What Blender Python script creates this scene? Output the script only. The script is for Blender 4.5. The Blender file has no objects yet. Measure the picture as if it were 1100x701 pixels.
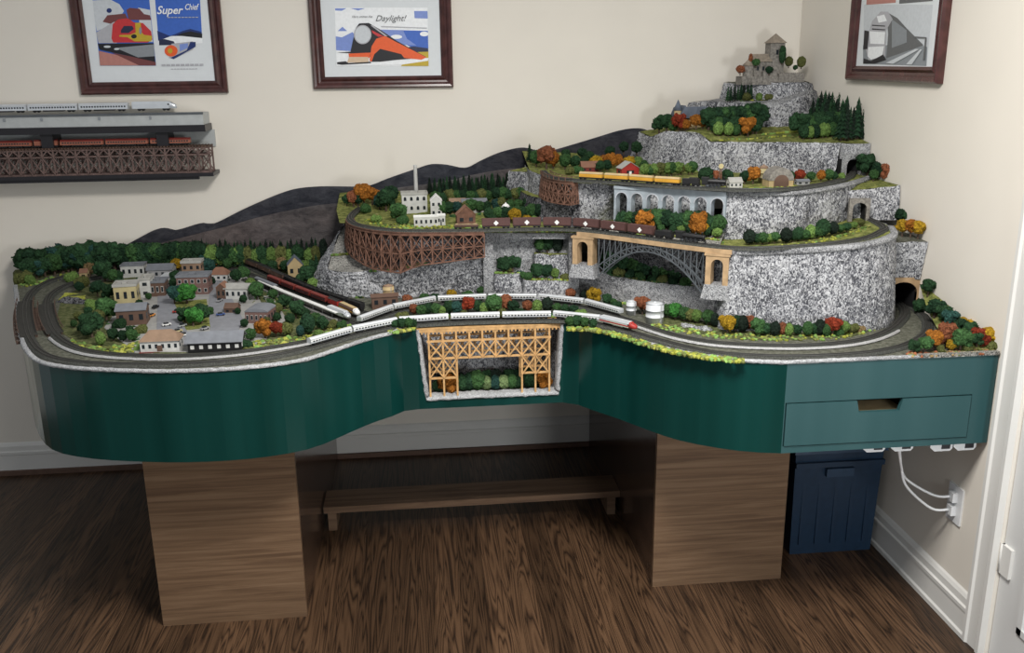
import bpy, bmesh, math, random
from math import sin, cos, pi, radians
from mathutils import Vector, Matrix, noise
from mathutils.bvhtree import BVHTree
random.seed(7)
sc = bpy.context.scene
col = sc.collection

# ------------------------------------------------------------------ camera
F = 1000.0; H = 1.7
RX = Vector((0.9949455361466787, -0.0997661533828442, -0.01140590816151732))
RD = Vector((-0.038372144865992525, -0.27277336023205534, -0.9613127859578777))
RF = Vector((0.0927952509570476, 0.95689153438982, -0.27522287843294274))
CAM = Vector((0, 0, H))
def ray(px, py): return RX*((px-550)/F) + RD*((py-350)/F) + RF
def G(px, py, z=None, y=None, x=None):
    d = ray(px, py)
    t = (z-H)/d.z if z is not None else (y/d.y if y is not None else x/d.x)
    return CAM + d*t
cam = bpy.data.cameras.new('camera'); co = bpy.data.objects.new('camera', cam); col.objects.link(co)
cam.sensor_fit = 'HORIZONTAL'; cam.sensor_width = 36; cam.lens = 36*F/1100; cam.clip_start = .05
m = Matrix((RX, -RD, -RF)).transposed().to_4x4(); m.translation = CAM
co.matrix_world = m; sc.camera = co

# ------------------------------------------------------------------ materials
MATS = {}
def newmat(name):
    mt = bpy.data.materials.new(name); mt.use_nodes = True
    nt = mt.node_tree; b = nt.nodes['Principled BSDF']
    MATS[name] = mt
    return mt, nt, b
def N(nt, typ, **kw):
    n = nt.nodes.new(typ)
    for k, v in kw.items():
        if k in n.inputs: n.inputs[k].default_value = v
        else: setattr(n, k, v)
    return n
def ramp(nt, src, stops):
    r = nt.nodes.new('ShaderNodeValToRGB'); e = r.color_ramp.elements
    while len(e) < len(stops): e.new(.5)
    for i, (p, c) in enumerate(stops):
        e[i].position = p; e[i].color = (c[0], c[1], c[2], 1)
    nt.links.new(src, r.inputs[0]); return r
def coords(nt, scale=(1, 1, 1), rot=(0, 0, 0)):
    t = nt.nodes.new('ShaderNodeTexCoord'); mp = nt.nodes.new('ShaderNodeMapping')
    mp.inputs['Scale'].default_value = scale; mp.inputs['Rotation'].default_value = rot
    nt.links.new(t.outputs['Object'], mp.inputs[0]); return mp.outputs[0]
def bump(nt, src, b, s=.3, d=.01):
    n = N(nt, 'ShaderNodeBump', Strength=s, Distance=d)
    nt.links.new(src, n.inputs['Height']); nt.links.new(n.outputs[0], b.inputs['Normal'])
def plain(name, c, rough=.6, var=.12, scale=40, metal=0, spec=.4, bmp=0, emit=None):
    mt, nt, b = newmat(name)
    n = N(nt, 'ShaderNodeTexNoise', Scale=scale, Detail=3)
    nt.links.new(coords(nt), n.inputs['Vector'])
    lo = [x*(1-var) for x in c]; hi = [min(1, x*(1+var)) for x in c]
    r = ramp(nt, n.outputs[0], [(.3, lo), (.7, hi)])
    nt.links.new(r.outputs[0], b.inputs['Base Color'])
    b.inputs['Roughness'].default_value = rough; b.inputs['Metallic'].default_value = metal
    b.inputs['Specular IOR Level'].default_value = spec
    if bmp: bump(nt, n.outputs[0], b, bmp, .004)
    return mt
def rockmat(name, lo, mid, hi, sc_=118, stretch=.6):
    mt, nt, b = newmat(name); v = coords(nt, (1, 1, stretch))
    n = N(nt, 'ShaderNodeTexNoise', Scale=sc_, Detail=3, Roughness=.5, Distortion=1.8)
    nt.links.new(v, n.inputs['Vector'])
    n2 = N(nt, 'ShaderNodeTexNoise', Scale=9, Detail=2); nt.links.new(v, n2.inputs['Vector'])
    ad = N(nt, 'ShaderNodeMath', operation='MULTIPLY_ADD'); nt.links.new(n2.outputs[0], ad.inputs[0])
    ad.inputs[1].default_value = .25; nt.links.new(n.outputs[0], ad.inputs[2])
    r = ramp(nt, ad.outputs[0], [(.50, lo), (.60, mid), (.70, hi)])
    nt.links.new(r.outputs[0], b.inputs['Base Color'])
    b.inputs['Roughness'].default_value = .9; b.inputs['Specular IOR Level'].default_value = .15
    bump(nt, n.outputs[0], b, .9, .007)
rockmat('rock', (.060, .062, .072), (.20, .203, .22), (.50, .505, .52))
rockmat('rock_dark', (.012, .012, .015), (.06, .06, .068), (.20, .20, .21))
rockmat('rock_fine', (.10, .10, .11), (.27, .275, .285), (.47, .475, .485), 190, .8)
rockmat('edge_plaster', (.24, .24, .25), (.40, .41, .42), (.60, .61, .62), 220, 1)
rockmat('scree', (.09, .09, .085), (.20, .195, .18), (.38, .37, .34), 130, 1)
def leafmat(name, c):
    mt, nt, b = newmat(name)
    n = N(nt, 'ShaderNodeTexNoise', Scale=9, Detail=3, Roughness=.7); nt.links.new(coords(nt), n.inputs['Vector'])
    r = ramp(nt, n.outputs[0], [(.32, [x*.38 for x in c]), (.55, c), (.75, [min(1, x*1.7) for x in c])])
    oi = nt.nodes.new('ShaderNodeObjectInfo')
    hs = N(nt, 'ShaderNodeHueSaturation'); mr = N(nt, 'ShaderNodeMapRange')
    mr.inputs[3].default_value = .8; mr.inputs[4].default_value = 1.25
    nt.links.new(oi.outputs['Random'], mr.inputs[0]); nt.links.new(mr.outputs[0], hs.inputs['Value'])
    nt.links.new(r.outputs[0], hs.inputs['Color']); nt.links.new(hs.outputs[0], b.inputs['Base Color'])
    b.inputs['Roughness'].default_value = .95; b.inputs['Specular IOR Level'].default_value = .1
    bump(nt, n.outputs[0], b, .7, .05)
LEAF = {'dark green': (.020, .050, .022), 'deep green': (.014, .036, .018), 'mid green': (.038, .088, .030),
        'vivid green': (.045, .17, .035), 'light green': (.115, .19, .05), 'olive green': (.095, .105, .035),
        'yellow': (.48, .29, .025), 'orange': (.40, .15, .025), 'red': (.27, .045, .022), 'rust brown': (.19, .068, .034),
        'blue green': (.022, .060, .050), 'tan': (.30, .21, .10), 'black green': (.012, .020, .014), 'pale green': (.14, .20, .085)}
for k, c in LEAF.items(): leafmat('leaf '+k, [x*(1.0 if k in ('yellow', 'orange', 'red', 'tan') else 1.55) for x in c])
def groundmat(name, stops, sc_=45):
    mt, nt, b = newmat(name)
    n = N(nt, 'ShaderNodeTexNoise', Scale=sc_, Detail=6, Roughness=.75); nt.links.new(coords(nt), n.inputs['Vector'])
    r = ramp(nt, n.outputs[0], stops); nt.links.new(r.outputs[0], b.inputs['Base Color'])
    b.inputs['Roughness'].default_value = 1; b.inputs['Specular IOR Level'].default_value = .1
    bump(nt, n.outputs[0], b, .8, .01)
groundmat('grass', [(.30, (.05, .06, .02)), (.45, (.13, .15, .045)), (.58, (.26, .27, .08)), (.72, (.34, .33, .22))])
groundmat('yellow_turf', [(.30, (.10, .11, .02)), (.48, (.30, .32, .05)), (.65, (.52, .52, .13))])
groundmat('earth', [(.30, (.05, .052, .04)), (.5, (.12, .122, .095)), (.72, (.24, .24, .20))], 70)
groundmat('ballast', [(.30, (.028, .030, .028)), (.5, (.075, .078, .070)), (.72, (.17, .17, .155))], 260)
groundmat('pale_ballast', [(.30, (.30, .30, .30)), (.5, (.52, .52, .52)), (.7, (.68, .68, .68))], 260)
plain('asphalt', (.22, .225, .245), .85)
plain('pavement', (.31, .305, .29), .85)
plain('tie', (.035, .034, .03), .85); plain('rail', (.11, .11, .105), .45, metal=.6)
plain('brown_timber', (.145, .072, .048), .8, .35, 60)
plain('dark_timber', (.085, .050, .036), .8, .35, 60)
plain('yellow_timber', (.52, .31, .13), .7, .25, 60)
plain('tan_stone', (.40, .27, .15), .8, .2)
plain('grey_blue_stone', (.30, .34, .37), .8, .15)
plain('concrete', (.40, .42, .45), .85, .18, 30, bmp=.3)
plain('steel', (.085, .095, .105), .5, .15)
plain('silver', (.70, .73, .76), .28, .05, metal=.55)
plain('silver_roof', (.60, .62, .64), .4, .06, metal=.2)
plain('dark_glass', (.02, .025, .03), .15)
plain('black', (.014, .014, .015), .45); plain('matt_black', (.008, .008, .009), .9)
plain('hopper_brown', (.085, .040, .036), .65); plain('coal', (.012, .012, .012), .8, .5, 200, bmp=1)
plain('white', (.74, .74, .72), .55, .05); plain('cream', (.44, .375, .20), .7)
plain('yellow_paint', (.55, .29, .035), .45); plain('red_paint', (.33, .03, .025), .45); plain('maroon', (.17, .025, .02), .45)
plain('brown_paint', (.12, .07, .05), .7); plain('tan_paint', (.45, .34, .18), .7); plain('grey_paint', (.32, .32, .33), .7)
plain('white_wall', (.53, .53, .51), .75); plain('grey_roof', (.17, .18, .20), .8); plain('slate_roof', (.105, .125, .16), .8)
plain('tan_roof', (.25, .165, .11), .8); plain('pale_roof', (.36, .355, .33), .8); plain('rust_roof', (.22, .11, .07), .8)
plain('orange_paint', (.62, .24, .04), .4); plain('blue_paint', (.05, .09, .25), .4)
plain('castle_stone', (.205, .19, .17), .9, .35, 120, bmp=.5); plain('castle_roof', (.25, .21, .165), .85, .2, 90)
plain('bark', (.075, .050, .035), .9)
plain('wall_paint', (.735, .69, .615), .7, .015, 6, spec=.25)
plain('trim_paint', (.66, .65, .62), .45, .02, 6)
plain('door_paint', (.62, .62, .61), .45, .02, 6)
plain('frame_wood', (.060, .020, .018), .25, .35, 30, spec=.5)
plain('mat_board', (.68, .71, .73), .7, .02)
plain('paper', (.80, .82, .85), .6, .02)
plain('shelf_black', (.016, .015, .018), .35); plain('shelf_grey', (.42, .44, .44), .5, .06)
plain('bin_blue', (.012, .030, .060), .4, .1); plain('bin_lid', (.02, .045, .085), .4, .1)
plain('plug_white', (.72, .73, .74), .35, .03); plain('socket_dark', (.03, .03, .035), .3)
plain('red_brown_bridge', (.13, .085, .075), .8, .3, 60); plain('copper_red', (.30, .105, .065), .5)
def brickmat():
    mt, nt, b = newmat('brick'); v = coords(nt, (1, 1, 1), (pi/2, 0, 0))
    n = N(nt, 'ShaderNodeTexBrick', Scale=160); n.inputs['Color1'].default_value = (.17, .075, .06, 1)
    n.inputs['Color2'].default_value = (.11, .055, .05, 1); n.inputs['Mortar'].default_value = (.25, .2, .18, 1)
    nt.links.new(v, n.inputs['Vector']); nt.links.new(n.outputs[0], b.inputs['Base Color']); b.inputs['Roughness'].default_value = .85
brickmat()
def woodmat(name, a, bcol, dark, scale, rough, sx=(1, 8, 8), spec=.3):
    mt, nt, b = newmat(name); v = coords(nt, sx)
    n = N(nt, 'ShaderNodeTexNoise', Scale=scale, Detail=5, Roughness=.65, Distortion=.6); nt.links.new(v, n.inputs['Vector'])
    r = ramp(nt, n.outputs[0], [(.32, dark), (.5, a), (.68, bcol)])
    nt.links.new(r.outputs[0], b.inputs['Base Color']); b.inputs['Roughness'].default_value = rough
    b.inputs['Specular IOR Level'].default_value = spec
    bump(nt, n.outputs[0], b, .08, .004)
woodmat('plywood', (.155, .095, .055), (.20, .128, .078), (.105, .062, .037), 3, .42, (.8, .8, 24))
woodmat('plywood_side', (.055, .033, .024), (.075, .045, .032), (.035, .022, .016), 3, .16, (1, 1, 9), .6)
woodmat('shelf_board', (.17, .105, .065), (.22, .14, .09), (.10, .06, .04), 4, .5, (.6, 12, 12))
def greenmat(nm, lo, hi, rough):
    mt, nt, b = newmat(nm); v = coords(nt, (9, 9, .15))
    n = N(nt, 'ShaderNodeTexNoise', Scale=1.1, Detail=2); nt.links.new(v, n.inputs['Vector'])
    r = ramp(nt, n.outputs[0], [(.35, lo), (.65, hi)])
    nt.links.new(r.outputs[0], b.inputs['Base Color']); b.inputs['Roughness'].default_value = rough
    b.inputs['Specular IOR Level'].default_value = .32
    n3 = N(nt, 'ShaderNodeTexNoise', Scale=30, Detail=2); nt.links.new(coords(nt), n3.inputs['Vector'])
    bump(nt, n3.outputs[0], b, .02, .002)
greenmat('green_paint', (.002, .028, .024), (.004, .040, .035), .16); greenmat('green_panel_lit', (.026, .075, .080), (.036, .090, .095), .3)  # right end's green is paler: its sheen is painted into the base colour
def floormat():
    mt, nt, b = newmat('oak_floor')
    t = nt.nodes.new('ShaderNodeTexCoord'); sp = nt.nodes.new('ShaderNodeSeparateXYZ'); nt.links.new(t.outputs['Object'], sp.inputs[0])
    W = .083
    dv = N(nt, 'ShaderNodeMath', operation='DIVIDE'); nt.links.new(sp.outputs[0], dv.inputs[0]); dv.inputs[1].default_value = W
    fl = N(nt, 'ShaderNodeMath', operation='FLOOR'); nt.links.new(dv.outputs[0], fl.inputs[0])
    fr = N(nt, 'ShaderNodeMath', operation='FRACT'); nt.links.new(dv.outputs[0], fr.inputs[0])
    wn = N(nt, 'ShaderNodeTexWhiteNoise', noise_dimensions='1D'); nt.links.new(fl.outputs[0], wn.inputs['W'])
    # per-board offset along the length
    of = N(nt, 'ShaderNodeMath', operation='MULTIPLY_ADD'); nt.links.new(wn.outputs[0], of.inputs[0]); of.inputs[1].default_value = 7.3
    nt.links.new(sp.outputs[1], of.inputs[2])
    cb = nt.nodes.new('ShaderNodeCombineXYZ'); nt.links.new(sp.outputs[0], cb.inputs[0]); nt.links.new(of.outputs[0], cb.inputs[1]); nt.links.new(wn.outputs[0], cb.inputs[2])
    mp = nt.nodes.new('ShaderNodeMapping'); mp.inputs['Scale'].default_value = (17, .8, 5); nt.links.new(cb.outputs[0], mp.inputs[0])
    n = N(nt, 'ShaderNodeTexNoise', Scale=1.5, Detail=2, Roughness=.45, Distortion=.5); nt.links.new(mp.outputs[0], n.inputs['Vector'])
    ml = N(nt, 'ShaderNodeMath', operation='MULTIPLY'); nt.links.new(n.outputs[0], ml.inputs[0]); ml.inputs[1].default_value = 24
    f2 = N(nt, 'ShaderNodeMath', operation='PINGPONG'); nt.links.new(ml.outputs[0], f2.inputs[0]); f2.inputs[1].default_value = 1
    r = ramp(nt, f2.outputs[0], [(.0, (.018, .010, .006)), (.3, (.052, .028, .015)), (.7, (.086, .047, .025)), (1, (.098, .054, .029))])
    hs = N(nt, 'ShaderNodeHueSaturation'); nt.links.new(r.outputs[0], hs.inputs['Color'])
    mr = N(nt, 'ShaderNodeMapRange'); mr.inputs[3].default_value = .62; mr.inputs[4].default_value = 1.25
    nt.links.new(wn.outputs[0], mr.inputs[0]); nt.links.new(mr.outputs[0], hs.inputs['Value'])
    gp = ramp(nt, fr.outputs[0], [(0, (.12, .12, .12)), (.02, (1, 1, 1))])
    mx = N(nt, 'ShaderNodeMix', data_type='RGBA', blend_type='MULTIPLY'); mx.inputs[0].default_value = .8
    nt.links.new(hs.outputs[0], mx.inputs[6]); nt.links.new(gp.outputs[0], mx.inputs[7])
    nt.links.new(mx.outputs[2], b.inputs['Base Color'])
    b.inputs['Roughness'].default_value = .4; b.inputs['Specular IOR Level'].default_value = .35
    bump(nt, f2.outputs[0], b, .1, .003)
floormat()
def hillmat(name, lo, hi, warm):
    mt, nt, b = newmat(name); v = coords(nt, (1, 1, 1.8))
    n = N(nt, 'ShaderNodeTexNoise', Scale=14, Detail=8, Roughness=.72, Distortion=.4); nt.links.new(v, n.inputs['Vector'])
    n2 = N(nt, 'ShaderNodeTexNoise', Scale=2.2, Detail=2); nt.links.new(v, n2.inputs['Vector'])
    r = ramp(nt, n.outputs[0], [(.35, lo), (.7, hi)]); r2 = ramp(nt, n2.outputs[0], [(.4, (1, 1, 1)), (.65, warm)])
    mx = N(nt, 'ShaderNodeMix', data_type='RGBA', blend_type='MULTIPLY'); mx.inputs[0].default_value = 1
    nt.links.new(r.outputs[0], mx.inputs[6]); nt.links.new(r2.outputs[0], mx.inputs[7]); nt.links.new(mx.outputs[2], b.inputs['Base Color'])
    b.inputs['Roughness'].default_value = .9; b.inputs['Specular IOR Level'].default_value = .1; bump(nt, n.outputs[0], b, .6, .02)
hillmat('hill_dark', (.020, .022, .030), (.068, .070, .082), (1, .95, .92))
hillmat('hill_grey', (.055, .052, .055), (.145, .135, .135), (1, .88, .84))
def M(n): return MATS[n]

# ------------------------------------------------------------------ mesh building
class MB:
    def __init__(s): s.v = []; s.f = []; s.mi = []; s.sm = []
    def add(s, vs, fs, mi=0, sm=False):
        o = len(s.v); s.v += [Vector(v) for v in vs]
        for f in fs: s.f.append([i+o for i in f]); s.mi.append(mi); s.sm.append(sm)
        return s
    def box(s, c, d, rz=0, mi=0, top=1.0, topy=None):
        hx, hy, hz = d[0]/2, d[1]/2, d[2]/2; ty = top if topy is None else topy
        R = Matrix.Rotation(rz, 3, 'Z')
        vs = [(-hx, -hy, -hz), (hx, -hy, -hz), (hx, hy, -hz), (-hx, hy, -hz), (-hx*top, -hy*ty, hz), (hx*top, -hy*ty, hz), (hx*top, hy*ty, hz), (-hx*top, hy*ty, hz)]
        return s.add([R @ Vector(v) + Vector(c) for v in vs], [(3, 2, 1, 0), (4, 5, 6, 7), (0, 1, 5, 4), (1, 2, 6, 5), (2, 3, 7, 6), (3, 0, 4, 7)], mi)
    def b2(s, x0, x1, y0, y1, z0, z1, mi=0): return s.box(((x0+x1)/2, (y0+y1)/2, (z0+z1)/2), (x1-x0, y1-y0, z1-z0), 0, mi)
    def bar(s, a, b, w, h=None, mi=0, up=(0, 0, 1)):
        a, b = Vector(a), Vector(b); d = b-a
        if d.length < 1e-6: return s
        h = h or w; d.normalize(); u = Vector(up)
        if abs(d.dot(u)) > .98: u = Vector((0, 1, 0))
        sx = d.cross(u).normalized()*w/2; sy = sx.cross(d).normalized()*h/2
        vs = [a-sx-sy, a+sx-sy, a+sx+sy, a-sx+sy, b-sx-sy, b+sx-sy, b+sx+sy, b-sx+sy]
        return s.add(vs, [(3, 2, 1, 0), (4, 5, 6, 7), (0, 1, 5, 4), (1, 2, 6, 5), (2, 3, 7, 6), (3, 0, 4, 7)], mi)
    def lathe(s, prof, n=16, c=(0, 0, 0), mi=0, sm=True, axis='Z'):
        vs = []; fs = []
        for r, z in prof:
            for k in range(n):
                a = 2*pi*k/n; v = Vector((r*cos(a), r*sin(a), z))
                if axis == 'X': v = Vector((v.z, v.x, v.y))
                if axis == 'Y': v = Vector((v.x, v.z, v.y))
                vs.append(v+Vector(c))
        for i in range(len(prof)-1):
            for k in range(n): fs.append((i*n+k, i*n+(k+1) % n, (i+1)*n+(k+1) % n, (i+1)*n+k))
        fs.append(tuple(range(n))[::-1]); fs.append(tuple(range((len(prof)-1)*n, len(prof)*n)))
        return s.add(vs, fs, mi, sm)
    def tube(s, pts, r, n=8, mi=0):
        pts = [Vector(p) for p in pts]; vs = []; fs = []
        for i, p in enumerate(pts):
            d = (pts[min(i+1, len(pts)-1)]-pts[max(i-1, 0)]).normalized()
            u = Vector((0, 0, 1)) if abs(d.z) < .9 else Vector((1, 0, 0))
            a = d.cross(u).normalized(); b = a.cross(d)
            for k in range(n): vs.append(p+(a*cos(2*pi*k/n)+b*sin(2*pi*k/n))*r)
        for i in range(len(pts)-1):
            for k in range(n): fs.append((i*n+k, i*n+(k+1) % n, (i+1)*n+(k+1) % n, (i+1)*n+k))
        fs += [tuple(range(n))[::-1], tuple(range((len(pts)-1)*n, len(pts)*n))]
        return s.add(vs, fs, mi, True)
    def prism(s, poly, z0, z1, mi=0, cap=True):
        n = len(poly)
        vs = [(p[0], p[1], z0) for p in poly]+[(p[0], p[1], z1) for p in poly]
        fs = [(i, (i+1) % n, n+(i+1) % n, n+i) for i in range(n)]
        if cap: fs += [tuple(range(n))[::-1], tuple(range(n, 2*n))]
        return s.add(vs, fs, mi)
    def yprism(s, poly, y0, y1, mi=0):      # poly in (x, z), extruded along y
        n = len(poly)
        vs = [(p[0], y0, p[1]) for p in poly]+[(p[0], y1, p[1]) for p in poly]
        return s.add(vs, [(i, (i+1) % n, n+(i+1) % n, n+i) for i in range(n)]+[tuple(range(n))[::-1], tuple(range(n, 2*n))], mi)
    def xprism(s, poly, x0, x1, mi=0, sm=False):      # poly in (y, z), extruded along x
        n = len(poly)
        vs = [(x0, p[0], p[1]) for p in poly]+[(x1, p[0], p[1]) for p in poly]
        s.add(vs, [(i, (i+1) % n, n+(i+1) % n, n+i) for i in range(n)], mi, sm)
        return s.add(vs, [tuple(range(n))[::-1], tuple(range(n, 2*n))], mi)
    def build(s, name, mats, parent=None, world=False, fix=True):
        me = bpy.data.meshes.new(name)
        off = Vector(parent.location) if (world and parent) else Vector((0, 0, 0))
        me.from_pydata([tuple(v-off) for v in s.v], [], s.f)
        for mt in (mats if isinstance(mats, (list, tuple)) else [mats]): me.materials.append(M(mt))
        for p, mi, sm in zip(me.polygons, s.mi, s.sm): p.material_index = mi; p.use_smooth = sm
        if fix:
            bm = bmesh.new(); bm.from_mesh(me); bmesh.ops.recalc_face_normals(bm, faces=bm.faces); bm.to_mesh(me); bm.free()
        o = bpy.data.objects.new(name, me); col.objects.link(o)
        if parent: o.parent = parent
        return o
def tag(o, label=None, cat=None, group=None, kind=None):
    if label: o['label'] = label
    if cat: o['category'] = cat
    if group: o['group'] = group
    if kind: o['kind'] = kind
    return o
def empty(name, loc=(0, 0, 0), rz=0, label=None, cat=None, group=None):
    o = bpy.data.objects.new(name, None); col.objects.link(o); o.empty_display_size = .02
    o.location = loc; o.rotation_euler = (0, 0, rz); return tag(o, label, cat, group)
def kids(o): return [c for c in bpy.data.objects if c.parent == o]
CH = {}
def copy_tree(o, parent=None):
    c = o.copy(); col.objects.link(c)
    if parent: c.parent = parent
    for ch in list(o.children): copy_tree(ch, c)
    return c
def catmull(pts, step=.012):
    P = [Vector(p) for p in pts]; out = []
    for i in range(len(P)-1):
        a, b, c, d = P[max(i-1, 0)], P[i], P[i+1], P[min(i+2, len(P)-1)]
        n = max(2, int((c-b).length/step))
        for k in range(n):
            t = k/n
            out.append(.5*((2*b)+(c-a)*t+(2*a-5*b+4*c-d)*t*t+(3*b-a-3*c+d)*t**3))
    out.append(P[-1]); return out
def resample(P, n):
    P = [Vector(p) for p in P]; L = [0]
    for a, b in zip(P, P[1:]): L.append(L[-1]+(b-a).length)
    out = []; j = 0
    for k in range(n):
        s = L[-1]*k/(n-1)
        while j < len(P)-2 and L[j+1] < s: j += 1
        t = (s-L[j])/max(1e-9, L[j+1]-L[j]); out.append(P[j].lerp(P[j+1], min(1, max(0, t))))
    return out
class Path:
    def __init__(s, pts, smooth=True):
        s.P = catmull(pts) if smooth else [Vector(p) for p in pts]; s.L = [0]
        for a, b in zip(s.P, s.P[1:]): s.L.append(s.L[-1]+(b-a).length)
        s.len = s.L[-1]
    def at(s, d):
        d = min(max(d, 0), s.len)
        lo, hi = 0, len(s.L)-2
        while lo < hi:
            m_ = (lo+hi+1)//2
            if s.L[m_] <= d: lo = m_
            else: hi = m_-1
        t = (d-s.L[lo])/max(1e-9, s.L[lo+1]-s.L[lo]); return s.P[lo].lerp(s.P[lo+1], t)
    def dir(s, d):
        v = s.at(d+.006)-s.at(d-.006); return v.normalized()
    def near(s, p):
        p = Vector(p); return s.L[min(range(len(s.P)), key=lambda i: (s.P[i]-p).length)]
def nz(p, f, seed=0): return noise.noise(Vector(p)*f+Vector((seed*7.1, seed*3.3, seed)))
def fnoise(p, f): return nz(p, f)*.55+nz(p, f*2.1, 3)*.3+nz(p, f*4.3, 5)*.2

TERR = []        # world-space (verts, faces) of everything trees can stand on
def solid(mb): TERR.append((list(mb.v), [list(f) for f in mb.f]))
def rockwall(top, base, parent, mat='rock', name='rock_wall', res=.0065, amp=.007, fl=(1, 1, 1)):
    top = catmull(top, .02) if len(top) > 2 else [Vector(p) for p in top]
    base = catmull(base, .02) if len(base) > 2 else [Vector(p) for p in base]
    L = sum((b-a).length for a, b in zip(top, top[1:])); hgt = max((Vector(a)-Vector(b)).length for a, b in zip(resample(top, 9), resample(base, 9)))
    n = max(4, int(L/res)); mrows = max(4, int(hgt/res))
    A = resample(top, n); B = resample(base, n); vs = []
    for i in range(n):
        t = (A[min(i+1, n-1)]-A[max(i-1, 0)]); nrm = Vector((t.y, -t.x, 0)).normalized()
        for j in range(mrows+1):
            k = j/mrows; p = B[i].lerp(A[i], k)
            r = 1-abs(nz(p*1, 62))*2.2
            q = p.copy(); q.z *= .6
            d = amp*(.7*fnoise(q, 30)+.6*(r-.6))
            if k > .97: d *= .4
            vs.append(p+nrm*d+Vector((0, 0, amp*.5*nz(p, 30, 9)*(1 if k < .99 else 1.2))))
    fs = [(i*(mrows+1)+j, (i+1)*(mrows+1)+j, (i+1)*(mrows+1)+j+1, i*(mrows+1)+j+1) for i in range(n-1) for j in range(mrows)]
    mb = MB().add(vs, fs, 0, True)
    return mb.build(name, mat, parent, True, fix=False), [vs[i*(mrows+1)+mrows] for i in range(n)]
def cap(pts, parent, mat, name='grass_top', amp=.004, cuts=.03):
    bm = bmesh.new(); vv = [bm.verts.new(p) for p in pts]
    f = bm.faces.new(vv); bmesh.ops.triangulate(bm, faces=[f])
    for _ in range(5):
        es = [e for e in bm.edges if e.calc_length() > cuts]
        if not es: break
        bmesh.ops.subdivide_edges(bm, edges=es, cuts=1); bmesh.ops.triangulate(bm, faces=bm.faces[:])
    for v in bm.verts:
        v.co.z += amp*fnoise(v.co, 30)
    bm.normal_update(); bm.verts.index_update()
    vs = [v.co.copy() for v in bm.verts]; fs = []
    for f in bm.faces:
        ids = [v.index for v in f.verts]
        fs.append(ids if f.normal.z > 0 else ids[::-1])
    bm.free()
    mb = MB().add(vs, fs, 0, True); solid(mb)
    return mb.build(name, mat, parent, True, fix=False)
def outw(top, z, bat, zs=None):
    out = []
    for i, p in enumerate(top):
        p = Vector(p); t = Vector(top[min(i+1, len(top)-1)])-Vector(top[max(i-1, 0)])
        nrm = Vector((t.y, -t.x, 0)).normalized()
        q = p+nrm*bat; q.z = z; out.append(q)
    return out

# ------------------------------------------------------------------ room
YW, XW = 3.92, 1.6
def struct(o): o['kind'] = 'structure'; return o
mb = MB(); mb.b2(-3.2, 2.2, -1.2, YW+.1, -.05, 0); struct(mb.build('floor', 'oak_floor'))
mb = MB(); mb.b2(-3.2, XW+.1, YW, YW+.1, 0, 2.75); struct(mb.build('wall_back', 'wall_paint'))
mb = MB(); mb.b2(XW, XW+.1, 2.22, YW, 0, 2.75); mb.b2(XW, XW+.1, 1.2, 2.22, 2.1, 2.75); mb.b2(XW, XW+.1, -1.2, 1.2, 0, 2.75); struct(mb.build('wall_right', 'wall_paint'))
prof = [(0, 0), (.022, 0), (.022, .014), (.017, .02), (.016, .085), (.019, .088), (.019, .1), (.013, .104), (.012, .125), (.006, .135), (0, .14)]
def baseb(name, a, b, inward):
    a, b, w = Vector(a), Vector(b), Vector(inward); mb = MB(); n = len(prof)
    vs = [a+w*p[0]+Vector((0, 0, p[1])) for p in prof]+[b+w*p[0]+Vector((0, 0, p[1])) for p in prof]
    mb.add(vs, [(i, (i+1) % n, n+(i+1) % n, n+i) for i in range(n)]+[tuple(range(n)), tuple(range(n, 2*n))[::-1]])
    return struct(mb.build(name, 'trim_paint'))
baseb('baseboard_back', (-3.2, YW, 0), (XW, YW, 0), (0, -1, 0)); baseb('baseboard_right', (XW, 2.3, 0), (XW, YW, 0), (-1, 0, 0))
mb = MB(); mb.b2(-3.2, XW, YW-.036, YW-.022, 0, .02); struct(mb.build('trim_1', 'brown_paint'))
# door casing and door on the right wall
mb = MB()
cp = [(0, 0), (.0, -.016), (-.008, -.022), (-.02, -.022), (-.026, -.016), (-.062, -.014), (-.07, -.019), (-.085, -.019), (-.088, 0)]
yc = 2.31
vs = [(XW+p[1], yc+p[0], 0) for p in cp]+[(XW+p[1], yc+p[0], 2.2) for p in cp]; n = len(cp)
mb.add(vs, [(i, (i+1) % n, n+(i+1) % n, n+i) for i in range(n)]+[tuple(range(n))[::-1], tuple(range(n, 2*n))]); struct(mb.build('trim_2', 'trim_paint'))
door = struct(MB().b2(XW+.01, XW+.05, 1.25, 2.217, .008, 2.09).build('door_1', 'door_paint'))
mb = MB()
for z0, z1 in ((.15, .95), (1.1, 1.95)):
    for y0, y1 in ((1.36, 1.68), (1.80, 2.11)):
        mb.b2(XW+.004, XW+.012, y0, y1, z0, z0+.02); mb.b2(XW+.004, XW+.012, y0, y1, z1-.02, z1); mb.b2(XW+.004, XW+.012, y0, y0+.02, z0, z1); mb.b2(XW+.004, XW+.012, y1-.02, y1, z0, z1)
mb.build('door_panel', 'door_paint', door)
mb = MB()
for z in (.28, 1.05, 1.85): mb.lathe([(.006, 0), (.006, .09)], 10, (XW+.004, 2.214, z)); mb.b2(XW+.0, XW+.01, 2.17, 2.214, z, z+.09)
mb.build('hinge', 'trim_paint', door)

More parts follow.
